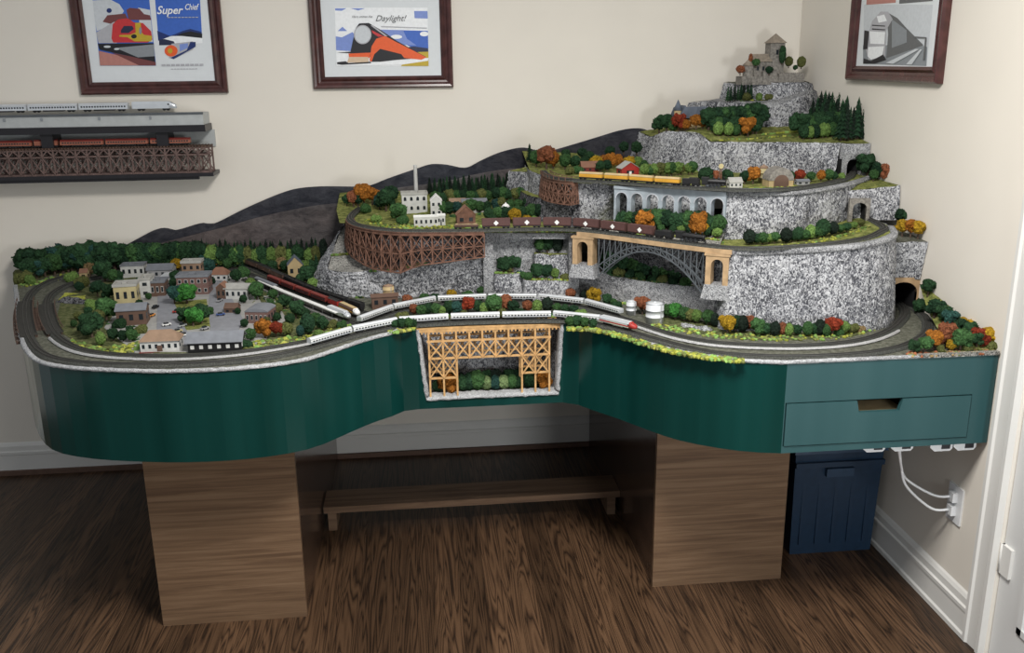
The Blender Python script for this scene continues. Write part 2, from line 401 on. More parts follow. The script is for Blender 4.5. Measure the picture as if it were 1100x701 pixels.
# ------------------------------------------------------------------ framed pictures
def framed(name, label, wall, u0, u1, v0, v1, mw, prints):
    """wall: 'back' or 'right'. u along the wall seen left to right, v up. Local frame: x=u, y=into the wall, z=v."""
    if wall == 'back': r = empty(name, (u0, YW, v0), 0, label, 'picture')
    else: r = empty(name, (XW, u0, v0), -pi/2, label, 'picture')
    w, h = abs(u1-u0), v1-v0; mb = MB()
    pr = [(0, 0), (0, -.018), (.006, -.026), (.014, -.024), (.022, -.016), (mw*.62, -.014), (mw*.8, -.019), (mw, -.012), (mw, 0)]
    n = len(pr); ring = [(0, 0, 1, 1), (w, 0, -1, 1), (w, h, -1, -1), (0, h, 1, -1)]
    vs = [(cx+sx*p[0], p[1], cz+sz*p[0]) for cx, cz, sx, sz in ring for p in pr]
    mb.add(vs, [(k*n+i, ((k+1) % 4)*n+i, ((k+1) % 4)*n+(i+1) % n, k*n+(i+1) % n) for k in range(4) for i in range(n)])
    mb.build('frame', 'frame_wood', r)
    MB().b2(mw*.8, w-mw*.8, -.008, -.002, mw*.8, h-mw*.8).build('mat', 'mat_board', r)
    return r
def topoly(r, pts, wall):
    out = []
    for px, py in pts:
        if wall == 'back': p = G(px, py, y=YW-.009); out.append((p.x-r.location.x, p.z-r.location.z))
        else: p = G(px, py, x=XW-.009); out.append((-(p.y-r.location.y), p.z-r.location.z))
    return out
def printed(r, wall, name, items, back):
    """a printed picture: paper rectangle with ink shapes laid on it"""
    names = []; mb = MB()
    for k, (mat, pts) in enumerate(items):
        if mat not in names: names.append(mat)
        q = topoly(r, pts, wall); y = -.0084-.0002*k
        mb.add([(a, y, b) for a, b in q], [tuple(range(len(q)))], names.index(mat))
    mb.build(name, names, r, fix=False)
inks = {'ink_sky': (.045, .13, .50), 'ink_deep': (.012, .03, .14), 'ink_lilac': (.19, .27, .60), 'ink_red': (.52, .035, .04), 'ink_orange': (.75, .11, .025),
        'ink_black': (.012, .012, .016), 'ink_grey': (.24, .26, .28), 'ink_pale': (.56, .59, .62), 'ink_white': (.82, .84, .86), 'ink_pink': (.45, .20, .17),
        'ink_gold': (.50, .36, .03), 'ink_navy': (.02, .025, .06), 'ink_rock': (.16, .05, .05), 'ink_silver': (.42, .42, .45), 'ink_midgrey': (.12, .125, .13), 'ink_sand': (.62, .47, .33)}
for k, c in inks.items(): plain(k, c, .5, .05, 90)
def ell(cx, cy, rx, ry, n=20, a0=0, a1=360): return [(cx+rx*cos(radians(a0+(a1-a0)*i/n)), cy-ry*sin(radians(a0+(a1-a0)*i/n))) for i in range(n if a1-a0 == 360 else n+1)]
def text_on(r, wall, s, px, py, hpx, mat, shear=.3, bold=0, wfit=None):
    cu = bpy.data.curves.new('lettering', 'FONT'); cu.body = s; cu.shear = shear; cu.offset = bold; cu.size = 1; cu.resolution_u = 3
    t = bpy.data.objects.new('lettering', cu); col.objects.link(t)
    bpy.context.view_layer.update(); me = bpy.data.meshes.new_from_object(t.evaluated_get(bpy.context.evaluated_depsgraph_get()))
    bpy.data.objects.remove(t); me.materials.clear(); me.materials.append(M(mat))
    a, b = topoly(r, [(px, py), (px, py-hpx)], wall); s_ = b[1]-a[1]
    w = max(v.co.x for v in me.vertices); sx = s_
    if wfit: sx = (topoly(r, [(px+wfit, py)], wall)[0][0]-a[0])/w
    for v in me.vertices: v.co = (a[0]+v.co.x*sx, -.0084-.004, a[1]+v.co.y*s_)
    o = bpy.data.objects.new('lettering', me); col.objects.link(o); o.parent = r; return o
# left picture (two prints)
a, b = G(88.5, 100.4, y=YW), G(246, 100, y=YW)
r = framed('picture_frame', 'dark mahogany framed pair of colour train prints above the wall shelf', 'back', a.x, b.x, (a.z+b.z)/2, (a.z+b.z)/2+.47, .047, None)
def z2(L): return [(95+x/7.857, y/7.857) for x, y in L]
im1 = [('ink_sky', [(99, -4), (160, -4), (167.6, 70), (107.6, 70)]), ('ink_pale', z2([(35, 0), (180, -10), (260, 30), (300, 90), (230, 190), (70, 260), (55, 180)])),
 ('ink_pale', z2([(420, 60), (520, 80), (545, 350), (480, 350), (430, 200)])), ('ink_rock', z2([(320, 80), (350, 62), (430, 70), (470, 115), (520, 125), (530, 165), (340, 165)])),
 ('ink_deep', z2(ell(175, 85, 22, 20))), ('ink_rock', z2([(120, 180), (160, 125), (310, 110), (330, 150), (200, 200)])),
 ('ink_silver', z2([(65, 270), (215, 180), (250, 190), (240, 360), (85, 360)])), ('ink_red', z2([(205, 200), (250, 160), (330, 150), (385, 185), (460, 190), (530, 260), (540, 330), (500, 355), (210, 355), (195, 320)])),
 ('ink_navy', z2([(275, 250), (300, 215), (370, 215), (385, 240), (340, 275), (275, 275)])), ('ink_gold', z2([(395, 190), (440, 185), (450, 270), (470, 290), (540, 300), (530, 345), (390, 345), (330, 310), (262, 305), (262, 292), (350, 290), (400, 270)])),
 ('ink_black', z2(ell(385, 303, 24, 18))), ('ink_grey', z2(ell(440, 255, 12, 30))), ('ink_black', z2([(80, 365), (550, 360), (565, 520), (350, 470), (95, 415)])),
 ('ink_grey', z2([(230, 400), (555, 370), (560, 470), (420, 480)])), ('ink_pale', z2(ell(160, 390, 30, 10))), ('ink_pale', z2(ell(240, 410, 22, 9))),
 ('ink_pink', z2([(90, 425), (330, 480), (560, 530), (570, 548), (100, 548)])), ('ink_rock', z2([(200, 440), (350, 470), (570, 520), (570, 548), (430, 548)]))]
printed(r, 'back', 'print', im1, None)
im2 = [('ink_sky', z2([(560, -30), (940, -30), (960, 320), (590, 320)])), ('ink_deep', z2([(580, 255), (690, 300), (800, 255), (860, 240), (955, 265), (960, 320), (590, 345)])),
 ('ink_black', z2([(700, 320), (790, 275), (860, 260), (960, 280), (960, 320)])), ('ink_white', z2([(590, 340), (700, 300), (790, 300), (962, 318), (962, 360), (592, 375)])),
 ('ink_navy', z2([(596, 330), (640, 325), (720, 345), (735, 375), (596, 378)])), ('ink_silver', z2([(700, 365), (880, 345), (905, 375), (880, 415), (730, 490), (680, 485)])),
 ('ink_deep', z2([(860, 350), (905, 350), (905, 390), (720, 495), (690, 485), (830, 420)])), ('ink_lilac', z2([(770, 370), (840, 360), (840, 400), (770, 430)])), ('ink_orange', z2(ell(698, 425, 55, 48))), ('ink_gold', z2(ell(690, 425, 20, 22)))]
printed(r, 'back', 'print', im2, None)
text_on(r, 'back', 'Super', 168.5, 14.5, 12, 'ink_white', .35, .018, 29); text_on(r, 'back', 'Chief', 198.5, 10, 9, 'ink_white', .35, .012, 16)
mb = MB()
for x0, x1, y, hh in ((180, 214, 18.8, 1.2), (174, 220, 70.5, 2.6), (184, 213, 74.0, 1.1)):
    q = topoly(r, [(x0, y), (x1, y), (x1, y-hh), (x0, y-hh)], 'back'); k = 9
    for i in range(k):
        xa = q[0][0]+(q[1][0]-q[0][0])*i/k; xb = xa+(q[1][0]-q[0][0])/k*.78
        mb.add([(xa, -.0125, q[0][1]), (xb, -.0125, q[0][1]), (xb, -.0125, q[2][1]), (xa, -.0125, q[2][1])], [(0, 1, 2, 3)])
mb.build('caption', 'ink_silver', r)
# centre picture
a, b = G(337.5, 93.8, y=YW), G(487, 94.5, y=YW)
r = framed('picture_frame', 'dark mahogany framed orange and red steam locomotive poster at the top centre', 'back', a.x, b.x, (a.z+b.z)/2, (a.z+b.z)/2+.47, .047, None)
def z1(L): return [(355+x/9.736, y/9.736) for x, y in L]
im = [('ink_white', z1([(45, 75), (1015, 75), (1025, 685), (65, 685)])), ('ink_lilac', z1([(48, 82), (165, 82), (120, 108), (50, 105)])), ('ink_lilac', z1([(210, 82), (360, 82), (290, 105)])),
 ('ink_lilac', z1([(875, 110), (1015, 110), (1018, 190), (880, 185)])), ('ink_lilac', z1([(55, 375), (120, 385), (230, 330), (290, 400), (230, 470), (210, 530), (60, 520)])), ('ink_lilac', z1([(75, 320), (125, 275), (175, 320)])),
 ('ink_sky', z1([(500, 305), (1018, 318), (1024, 500), (850, 490), (700, 420), (560, 340)])), ('ink_lilac', z1([(500, 305), (760, 310), (800, 400), (900, 470), (760, 465)])), ('ink_white', z1(ell(690, 380, 60, 22))), ('ink_white', z1(ell(980, 350, 45, 25))),
 ('ink_navy', z1([(800, 490), (870, 480), (1022, 500), (1024, 545), (900, 545)])), ('ink_gold', z1([(880, 540), (1024, 535), (1026, 685), (740, 685), (760, 640), (1000, 600)])),
 ('ink_white', z1([(60, 655), (560, 640), (1026, 600), (1020, 630), (740, 672), (65, 685)])),
 ('ink_black', z1([(65, 545), (210, 535), (230, 440), (265, 290), (300, 240), (400, 235), (520, 305), (690, 420), (1000, 590), (960, 600), (420, 640), (410, 560)])),
 ('ink_orange', z1([(410, 630), (430, 480), (480, 400), (570, 370), (680, 430), (830, 505), (1005, 595), (950, 620), (770, 600), (740, 560), (520, 505), (460, 560), (430, 640)])),
 ('ink_black', z1([(435, 640), (470, 560), (520, 515), (740, 570), (780, 610), (520, 640)])), ('ink_red', z1([(430, 310), (560, 375), (500, 380), (440, 340)])), ('ink_silver', z1([(420, 262), (440, 258), (600, 375), (570, 372)])),
 ('ink_orange', z1([(190, 555), (420, 545), (410, 600), (195, 590)])), ('ink_sand', z1([(195, 590), (395, 590), (400, 645), (175, 650)])), ('ink_black', z1([(70, 645), (160, 635), (190, 655), (420, 640), (425, 655), (120, 672), (70, 665)])),
 ('ink_silver', z1(ell(337, 357, 92, 100, 26))), ('ink_pale', z1(ell(337, 357, 80, 88, 26))), ('ink_silver', z1([(530, 268), (1010, 285), (1010, 292), (530, 276)]))]
printed(r, 'back', 'print', im, None)
text_on(r, 'back', 'Here comes the', 378, 18.6, 3.6, 'ink_midgrey', .4, 0, 22); text_on(r, 'back', 'Daylight!', 403, 22.2, 9, 'ink_midgrey', .4, 0, 34)
# right picture on the right wall
a, b = G(914, 84, x=XW), G(1013, 91, x=XW)
r = framed('picture_frame', 'dark framed black and white photograph of a streamlined train on the right wall', 'right', a.y, b.y, (a.z+b.z)/2, (a.z+b.z)/2+.47, .05, None)
def z3(L): return [(880+x/5, y/5) for x, y in L]
im = [('ink_pale', z3([(240, 22), (610, 22), (575, 352), (235, 340)])), ('ink_grey', z3([(235, 240), (350, 240), (545, 240), (580, 250), (575, 352), (235, 340)])),
 ('ink_midgrey', z3([(360, 60), (420, 95), (470, 150), (560, 240), (520, 255), (360, 310), (370, 180)])), ('ink_grey', z3([(390, 100), (470, 160), (470, 225), (390, 255)])), ('ink_silver', z3([(285, 110), (330, 60), (370, 60), (395, 100), (360, 160), (355, 300), (265, 320), (250, 260), (270, 160)])),
 ('ink_white', z3([(270, 165), (355, 170), (350, 235), (275, 232)])), ('ink_white', z3([(310, 85), (350, 75), (365, 110), (320, 120)])), ('ink_black', z3([(285, 130), (355, 135), (355, 140), (285, 136)])), ('ink_black', z3([(285, 150), (355, 155), (355, 160), (285, 156)])),
 ('ink_white', z3([(265, 250), (350, 245), (340, 300), (280, 318), (262, 300)])), ('ink_black', z3([(240, 310), (280, 325), (345, 290), (362, 318), (300, 338), (238, 338)])), ('ink_black', z3([(245, 160), (270, 165), (260, 260), (238, 262)])),
 ('ink_pale', z3([(360, 335), (520, 260), (540, 262), (400, 340)])), ('ink_pale', z3([(470, 342), (545, 262), (555, 264), (500, 344)])), ('ink_midgrey', z3([(572, 200), (580, 200), (570, 320), (560, 320)])), ('ink_midgrey', z3([(515, 193), (580, 197), (580, 204), (515, 200)]))]
printed(r, 'right', 'print', im, None)
printed(r, 'right', 'print', [('ink_pink', z3([(255, -30), (412, -30), (410, 12), (252, 24)]))], None); printed(r, 'right', 'print', [('ink_midgrey', z3([(432, -30), (610, -30), (608, 3), (428, 18)]))], None)

# ------------------------------------------------------------------ table
ZT = .895; ZB = .625
table = empty('layout_table', (0, 3.0, ZB), 0, 'big green curved table carrying the whole model railway landscape', 'table')
FR = [G(px, py, z=ZT) for px, py in ((16, 300), (17, 318), (20, 345), (25, 371), (40, 387), (66, 393), (100, 396), (140, 397.5), (180, 398), (220, 397), (255, 395), (295, 391), (330, 385), (357, 376.5), (380, 368.5), (403, 361.5), (425, 356.5))]
FR = [Vector((-1.63, YW-.01, ZT))]+FR
FLeft = catmull(FR, .03); YC = 2.82
FLeft = [p for p in FLeft if p.x < -.10]
p0 = FLeft[-1]
FLeft += catmull([p0, Vector((-.06, YC+.004, ZT)), Vector((-.028, YC, ZT))], .02)[1:]
FRt = [Vector((.437, YC, ZT)), Vector((.47, YC-.012, ZT))]+[G(px, py, z=ZT) for px, py in ((640, 353), (664, 359), (690, 366.5), (725, 376), (760, 382), (805, 387), (846, 388.5))]
FRt = catmull(FRt, .03); YF = FRt[-1].y
FRt[-1].y = YF
XS = FRt[-1].x
FEnd = [Vector((XS, YF, ZT)), Vector((XW-.004, YF+.003, ZT))]
mb = MB()
def strip(P, z0, z1):
    # bent panel in short flat facets: outer face, inner face 12 mm behind, and the bottom edge
    L = sum((b-a).length for a, b in zip(P, P[1:])); P = resample(P, max(3, int(L/.055)+1)); n = len(P); Q = []
    for i, p in enumerate(P):
        t = P[min(i+1, n-1)]-P[max(i-1, 0)]; Q.append(p+Vector((-t.y, t.x, 0)).normalized()*.012)
    fs = [(i, i+1, n+i+1, n+i) for i in range(n-1)]
    mb.add([(p.x, p.y, z0) for p in P]+[(p.x, p.y, z1) for p in P], fs); mb.add([(p.x, p.y, z0) for p in Q]+[(p.x, p.y, z1) for p in Q], [f[::-1] for f in fs]); mb.add([(p.x, p.y, z0) for p in P]+[(p.x, p.y, z0) for p in Q], [f[::-1] for f in fs])
ZO = .653
strip(FLeft, ZB, ZT)
mb.yprism([(-.028, ZT), (-.005, ZO), (-.005, ZB), (-.028, ZB)], YC, YC+.012); mb.yprism([(-.005, ZO), (.423, ZO), (.423, ZB), (-.005, ZB)], YC, YC+.012); mb.yprism([(.437, ZT), (.423, ZO), (.423, ZB), (.437, ZB)], YC, YC+.012)
strip(FRt, ZB, ZT)
ap = mb.build('apron', 'green_paint', table, True, fix=False)
# flat right end with drawer
mb = MB(); dz0, dz1 = .648, .776; dx0, dx1 = XS+.006, G(1043, 425, y=YF).x
mb.b2(XS, XW-.004, YF, YF+.012, dz1, ZT); mb.b2(XS, XW-.004, YF, YF+.012, ZB, dz0-.003); mb.b2(dx1+.003, XW-.004, YF, YF+.012, dz0-.003, dz1); mb.b2(XS, dx0-.003, YF, YF+.012, dz0-.003, dz1)
mb.b2(XS, XS+.012, YF+.012, YF+.5, ZB, .87)
mb.build('end_panel', 'green_panel_lit', table, True); MB().b2(XS+.012, XW-.004, YF+.012, YF+.45, ZB, ZB+.012).build('under_board', 'green_panel_lit', table, True)
x0, x1 = G(922, 430, y=YF).x, G(968, 430, y=YF).x; zn = G(945, 441, y=YF).z
mb = MB(); mb.yprism([(dx0, dz0), (dx1, dz0), (dx1, dz1-.003), (x1+.004, dz1-.003), (x1-.004, zn), (x0+.004, zn), (x0-.004, dz1-.003), (dx0, dz1-.003)], YF-.003, YF+.012)
dr = mb.build('drawer', 'green_panel_lit', table, True)
mb = MB(); mb.b2(dx0+.01, dx1-.01, YF+.05, YF+.4, dz0+.004, dz0+.012); mb.b2(x0-.02, x1+.02, YF+.02, YF+.1, zn-.012, zn-.004)
o = mb.build('drawer_tray', 'tan_paint', dr); o.data.transform(Matrix.Translation(-Vector(table.location)))
mb = MB(); mb.b2(dx0+.01, dx1-.01, YF+.12, YF+.13, dz0+.01, dz1); o = mb.build('drawer_back', 'matt_black', dr); o.data.transform(Matrix.Translation(-Vector(table.location)))
# deck board with a notch for the front gorge
deckp = [(p.x, p.y) for p in FLeft]+[(-.012, 2.96), (.425, 2.96)]+[(p.x, p.y) for p in FRt]+[(XW-.004, YF+.002), (XW-.004, YW-.01)]
deckp = [(x, y+(.004 if y < 3.6 else 0)) for x, y in deckp]
mb = MB(); mb.prism(deckp, .862, ZT); solid(mb); mb.build('deck', ['earth'], table, True)
# white plaster lip along the top edge
def lip(P, name='plaster_lip'):
    mb = MB(); P = resample(P, max(6, int(sum((b-a).length for a, b in zip(P, P[1:]))/.006))); n = len(P); vs = []
    for i, p in enumerate(P):
        t = P[min(i+1, n-1)]-P[max(i-1, 0)]; nr = Vector((t.y, -t.x, 0)).normalized()
        for k, (o_, z) in enumerate(((.002, -.005), (.005, -.001), (.003, .004), (-.004, .005), (-.010, .003), (-.012, -.004))):
            d = nz(p, 90, k)*.003; vs.append(p+nr*(o_+d)+Vector((0, 0, z+d)))
    mb.add(vs, [(i*6+k, (i+1)*6+k, (i+1)*6+k+1, i*6+k+1) for i in range(n-1) for k in range(5)], 0, True)
    return mb.build(name, 'edge_plaster', table, True, fix=False)
lip(FLeft[10:-3]); lip(FRt[-14:]+[Vector((1.36, YF+.001, ZT))])
mb = MB(); mb.b2(1.36, XW-.004, YF-.004, YF+.01, ZT-.004, ZT+.006); mb.build('edge_strip', 'scree', table, True)
# gorge
gz = ZO-.002; gy = 2.985
gorge = table
def gwall(top, base, mat='rock_dark'): return rockwall(top, base, table, mat, 'gorge_wall', amp=.008)
gwall([(-.035, YC+.014, ZT-.006), (-.012, 2.96, ZT-.006)], [(-.008, YC+.014, gz), (.02, gy, gz)], 'rock'); gwall([(-.012, 2.965, ZT-.006), (.2, 2.985, ZT-.006), (.425, 2.965, ZT-.006)], [(-.0, gy, gz), (.21, gy+.02, gz), (.42, gy, gz)], 'rock'); gwall([(.425, 2.96, ZT-.006), (.442, YC+.014, ZT-.006)], [(.40, gy, gz), (.426, YC+.014, gz)], 'rock')
mb = MB(); mb.b2(-.02, .44, YC+.004, gy+.04, gz-.02, gz); solid(mb); mb.build('gorge_floor', 'scree', table, True)
lipP = resample([Vector((-.028, YC, ZT-.004)), Vector((-.005, YC, ZO+.002)), Vector((.423, YC, ZO+.002)), Vector((.437, YC, ZT-.004))], 150)
mb = MB(); vs = []
for i, p in enumerate(lipP):
    side = 1 if p.x < .1 else -1
    inn = Vector((side*.012, 0, 0)) if p.z > ZO+.01 else Vector((0, 0, .012))
    for k, (f, y) in enumerate(((-.2, -.002), (.1, -.006), (.6, -.003), (.9, .012), (.8, .04))):
        d = nz(p, 80, k)*.003; vs.append(p+inn*f+Vector((0, y+d*.4, 0))+inn.normalized()*d)
mb.add(vs, [(i*5+k, (i+1)*5+k, (i+1)*5+k+1, i*5+k+1) for i in range(149) for k in range(4)], 0, True); mb.build('gorge_rim', 'edge_plaster', table, True)

# pedestals, cross shelf, bin, plugs
def pedestal(x0, x1, y0, label, side):
    r = empty('pedestal', ((x0+x1)/2, y0, 0), 0, label, 'pedestal', None)
    zt = ZB+.235
    zt = .858
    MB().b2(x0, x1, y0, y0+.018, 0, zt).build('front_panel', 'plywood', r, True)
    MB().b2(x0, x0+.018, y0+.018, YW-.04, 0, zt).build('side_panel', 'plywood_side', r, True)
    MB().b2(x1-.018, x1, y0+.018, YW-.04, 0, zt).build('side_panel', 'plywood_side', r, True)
    return r
pl = G(176, 671, z=0); pr_ = G(330, 662, z=0); pedestal(pl.x, pr_.x, (pl.y+pr_.y)/2, 'left plywood pedestal with horizontal grain under the town end of the table', 1)
pl = G(701, 630, z=0); pr_ = G(838, 620, z=0); pedestal(pl.x, pr_.x, (pl.y+pr_.y)/2, 'right plywood pedestal with horizontal grain beside the dark blue bin', 1)
sh = empty('cross_shelf', (.15, 3.25, 0), 0, 'low brown shelf board spanning between the two pedestals', 'shelf')
sa, sb = G(354, 545, z=.1), G(665, 522, z=.1)
MB().b2(-.405, .722, 3.215, 3.36, .075, .1).build('board', 'shelf_board', sh, True)
for x in (-.375, .69): MB().b2(x-.016, x+.016, 3.222, 3.35, 0, .075).build('foot', 'shelf_board', sh, True)
def bin_():
    p = G(848, 600, z=0); q = G(945, 590, z=0); xb0, xb1 = p.x-.0, q.x-.02; yb = 2.84; r = empty('storage_bin', ((xb0+xb1)/2, yb+.2, 0), 0, 'dark blue plastic storage bin with lid on the floor below the drawer', 'bin')
    w = xb1-xb0; d = .42; h = .40; mb = MB()
    mb.box((0, 0, h/2), (w*.92, d*.92, h), 0, 0, 1.06)
    for k in range(5): mb.box((-w*.36+k*w*.18, -d*.465, h*.45), (.012, .012, h*.7))
    mb.box((0, -.01, h-.05), (w*.98, d*.99, .018)); mb.build('body', 'bin_blue', r)
    mb = MB(); mb.box((0, 0, h+.008), (w*1.03, d*1.04, .03), 0, 0, .97); mb.box((0, 0, h+.028), (w*.85, d*.8, .014), 0, 0, .95); mb.build('lid', 'bin_lid', r)
    MB().box((0, -d*.50, h-.08), (w*.3, .02, .03)).build('handle', 'bin_lid', r)
bin_()
ADP = []
ords4 = ['leftmost', 'second from left', 'third from left', 'rightmost']
for i, (px, py) in enumerate(((935, 477), (965, 476), (1007, 476), (1032, 475))):
    p = G(px, py, z=.612); r = empty('plug_adapter', (p.x, p.y, ZB-.0005), 0, ords4[i]+' of four white plug adapters hanging under the drawer', 'adapter', 'plug adapters under the drawer')
    mb = MB(); pf = [(-.034, .0), (.034, .0), (.034, -.018), (.027, -.026), (-.02, -.026), (-.034, -.014)]
    mb.yprism(pf, -.022, .04); mb.build('housing', 'plug_white', r); MB().b2(.0, .026, -.0235, -.02, -.019, -.004).build('display', 'socket_dark', r); ADP.append(p)
op = G(1027, 540, x=XW); r = empty('power_outlet', (XW, op.y, op.z), 0, 'white outlet plate low on the right wall with two cords plugged in', 'outlet')
mb = MB(); mb.box((-.003, 0, 0), (.006, .074, .118)); mb.build('plate', 'plug_white', r)
for z in (-.02, .024): MB().box((-.012, 0, z), (.018, .026, .03)).build('plug', 'plug_white', r)
for i, (pp, dz, lab) in enumerate((((965, 480), .024, 'white power cord bending to the upper socket of the outlet'), ((963, 482), -.02, 'white power cord sagging to the lower socket of the outlet'))):
    s = G(pp[0], pp[1], z=.6); s.z = ZB+.001; e = Vector((XW-.022, op.y+.002, op.z+dz))
    if i: md_ = [G(974, 522, y=2.47), G(1000, 545, y=2.46)]
    else: md_ = [G(975, 515, y=2.50), G(1003, 531, y=2.47)]
    tag(MB().tube(catmull([s, G(968, 500, y=2.46), md_[0], md_[1], e], .01), .0042).build('power_cable', 'plug_white'), lab, 'cord')

# ------------------------------------------------------------------ wall shelf with model trains
def bx_(px, py): return G(px, py, y=3.8)
shelf = empty('display_shelf', (-1.4, YW, 1.27), 0, 'black two tier wall shelf holding the silver train and timber bridge', 'shelf')
xl = -2.1; xr = -.808; yf = 3.795
zl = 1.272
mb = MB(); mb.b2(xl, xr, yf, YW, zl, zl+.014); mb.b2(xl, xr-.06, yf+.012, yf+.03, zl-.012, zl); mb.build('lower_board', 'shelf_black', shelf, True)
zu = 1.445
mb = MB(); mb.b2(xl, -.822, yf+.0, YW, zu, zu+.026); mb.build('upper_board', 'shelf_black', shelf, True)
for px in (48, 173):
    p = bx_(px, 146); MB().b2(p.x-.022, p.x+.022, yf+.02, YW, zl+.1, zu).build('bracket', 'shelf_black', shelf, True)
MB().b2(xl, -.812, YW-.012, YW, 1.38, zu).build('back_panel', 'shelf_grey', shelf, True)
# silver display base
o = empty('display_stand', (-1.4, 3.86, zu+.026), 0, 'long pale grey display base lying on the upper wall shelf', 'base')
mb = MB(); mb.b2(xl, -.828, yf+.006, YW-.004, zu+.026, zu+.07); mb.build('deck', 'shelf_grey', o, True)
mb = MB()
for px in (5, 45, 107, 162):
    p = bx_(px, 130); mb.b2(p.x-.004, p.x+.004, yf+.002, yf+.006, zu+.05, zu+.062)
mb.build('clip', 'ink_grey', o, True); MB().b2(xl, -.826, yf+.002, yf+.01, zu+.066, zu+.074).build('edge_strip', 'steel', o, True)

# ------------------------------------------------------------------ rolling stock
def truck(parent, x, mat='black', w=.016):
    mb = MB(); mb.box((0, 0, .006), (.022, w*.8, .005))
    for s in (-1, 1):
        mb.box((0, s*w*.45, .0065), (.026, .0016, .004))
        for k in (-.0075, .0075): mb.lathe([(.0045, -.0012), (.0045, .0012)], 10, (k, s*w*.33, .0048), 0, True, 'Y')
    o = mb.build('truck', mat, parent); o.location = (x, 0, 0); return o
def passenger(L, body='silver', roof='silver_roof', stripe=None, wd=.019, ht=.0265, win='dark_glass', nose=None, end=None):
    r = empty('passenger_car')
    h0 = .009; hw = wd/2; zs = ht*.72
    pr = [(-hw, h0), (hw, h0), (hw, zs), (hw*.86, zs+ht*.13), (hw*.5, zs+ht*.22), (0, zs+ht*.25), (-hw*.5, zs+ht*.22), (-hw*.86, zs+ht*.13), (-hw, zs)]
    mb = MB(); mb.xprism([p for p in pr if p[1] <= zs], -L/2+.003, L/2-.003); mb.build('body', body, r)
    mb = MB(); mb.xprism([(-hw*1.02, zs)]+pr[8:2:-1][::1][0:0]+[(-hw*.88, zs+ht*.13), (-hw*.5, zs+ht*.22), (0, zs+ht*.25), (hw*.5, zs+ht*.22), (hw*.88, zs+ht*.13), (hw*1.02, zs)], -L/2+.003, L/2-.003, 0, True); mb.build('roof', roof, r)
    mb = MB(); k = int(L/.011)
    for i in range(k):
        x = -L/2+.014+(L-.028)*i/(k-1)
        for s in (-1, 1): mb.box((x, s*hw, zs-ht*.17), (.0062, .0012, ht*.17))
    mb.build('windows', win, r)
    mb = MB(); mb.b2(-L*.2, L*.2, -hw*.8, hw*.8, .004, h0); mb.build('underframe', 'black', r)
    if stripe: MB().b2(-L/2+.004, L/2-.004, -hw-.0006, hw+.0006, zs-.004, zs-.001).build('stripe', stripe, r)
    truck(r, -L*.34); truck(r, L*.34)
    return r
def hopper(L, mat='hopper_brown', wd=.019, ht=.027, logo=True, load='coal', name='hopper_car'):
    r = empty(name); hw = wd/2
    mb = MB(); mb.xprism([(-hw, .011), (-hw*.6, .006), (hw*.6, .006), (hw, .011), (hw, ht), (hw*.9, ht), (hw*.9, .016), (-hw*.9, .016), (-hw*.9, ht), (-hw, ht)], -L/2+.004, L/2-.004)
    for i in range(9):
        x = -L/2+.006+(L-.012)*i/8
        for s in (-1, 1): mb.b2(x-.0008, x+.0008, s*hw-.001, s*hw+.001, .010, ht)
    mb.b2(-L/2+.003, -L/2+.0045, -hw, hw, .011, ht); mb.b2(L/2-.0045, L/2-.003, -hw, hw, .011, ht); mb.build('body', mat, r)
    mb = MB(); vs = []; n = 14
    for i in range(n):
        for j in range(5):
            x = -L/2+.005+(L-.01)*i/(n-1); y = -hw*.88+hw*1.76*j/4; vs.append((x, y, ht-.003+.004*(1-abs(j-2)/2)+.0022*nz((x*3, y*3, L), 120)))
    mb.add(vs, [(i*5+j, (i+1)*5+j, (i+1)*5+j+1, i*5+j+1) for i in range(n-1) for j in range(4)]); mb.build('load', load, r)
    if logo:
        for s in (-1, 1):
            q = .0088; zc = .0195; y = s*(hw+.0014); vs = [(-q, y, zc), (0, y, zc-q), (q, y, zc), (0, y, zc+q)]
            MB().add(vs, [(0, 1, 2, 3)]).build('emblem', 'white', r, fix=False)
    truck(r, -L*.33, w=.014); truck(r, L*.33, w=.014); return r
def boxcar(L, mat, roof, wd=.019, ht=.029, name='box_car'):
    r = empty(name); hw = wd/2
    MB().b2(-L/2+.004, L/2-.004, -hw, hw, .009, ht-.003).build('body', mat, r)
    mb = MB(); mb.xprism([(-hw*1.05, ht-.003), (hw*1.05, ht-.003), (0, ht+.001)], -L/2+.003, L/2-.003); mb.b2(-L/2+.003, L/2-.003, -.002, .002, ht, ht+.0016); mb.build('roof', roof, r)
    mb = MB()
    for s in (-1, 1): mb.b2(-.009, .009, s*hw-.001, s*hw+.001, .010, ht-.004); mb.b2(-.0095, -.0085, s*hw-.0018, s*hw+.0018, .010, ht-.004)
    mb.build('door', mat, r); truck(r, -L*.33, w=.014); truck(r, L*.33, w=.014); return r
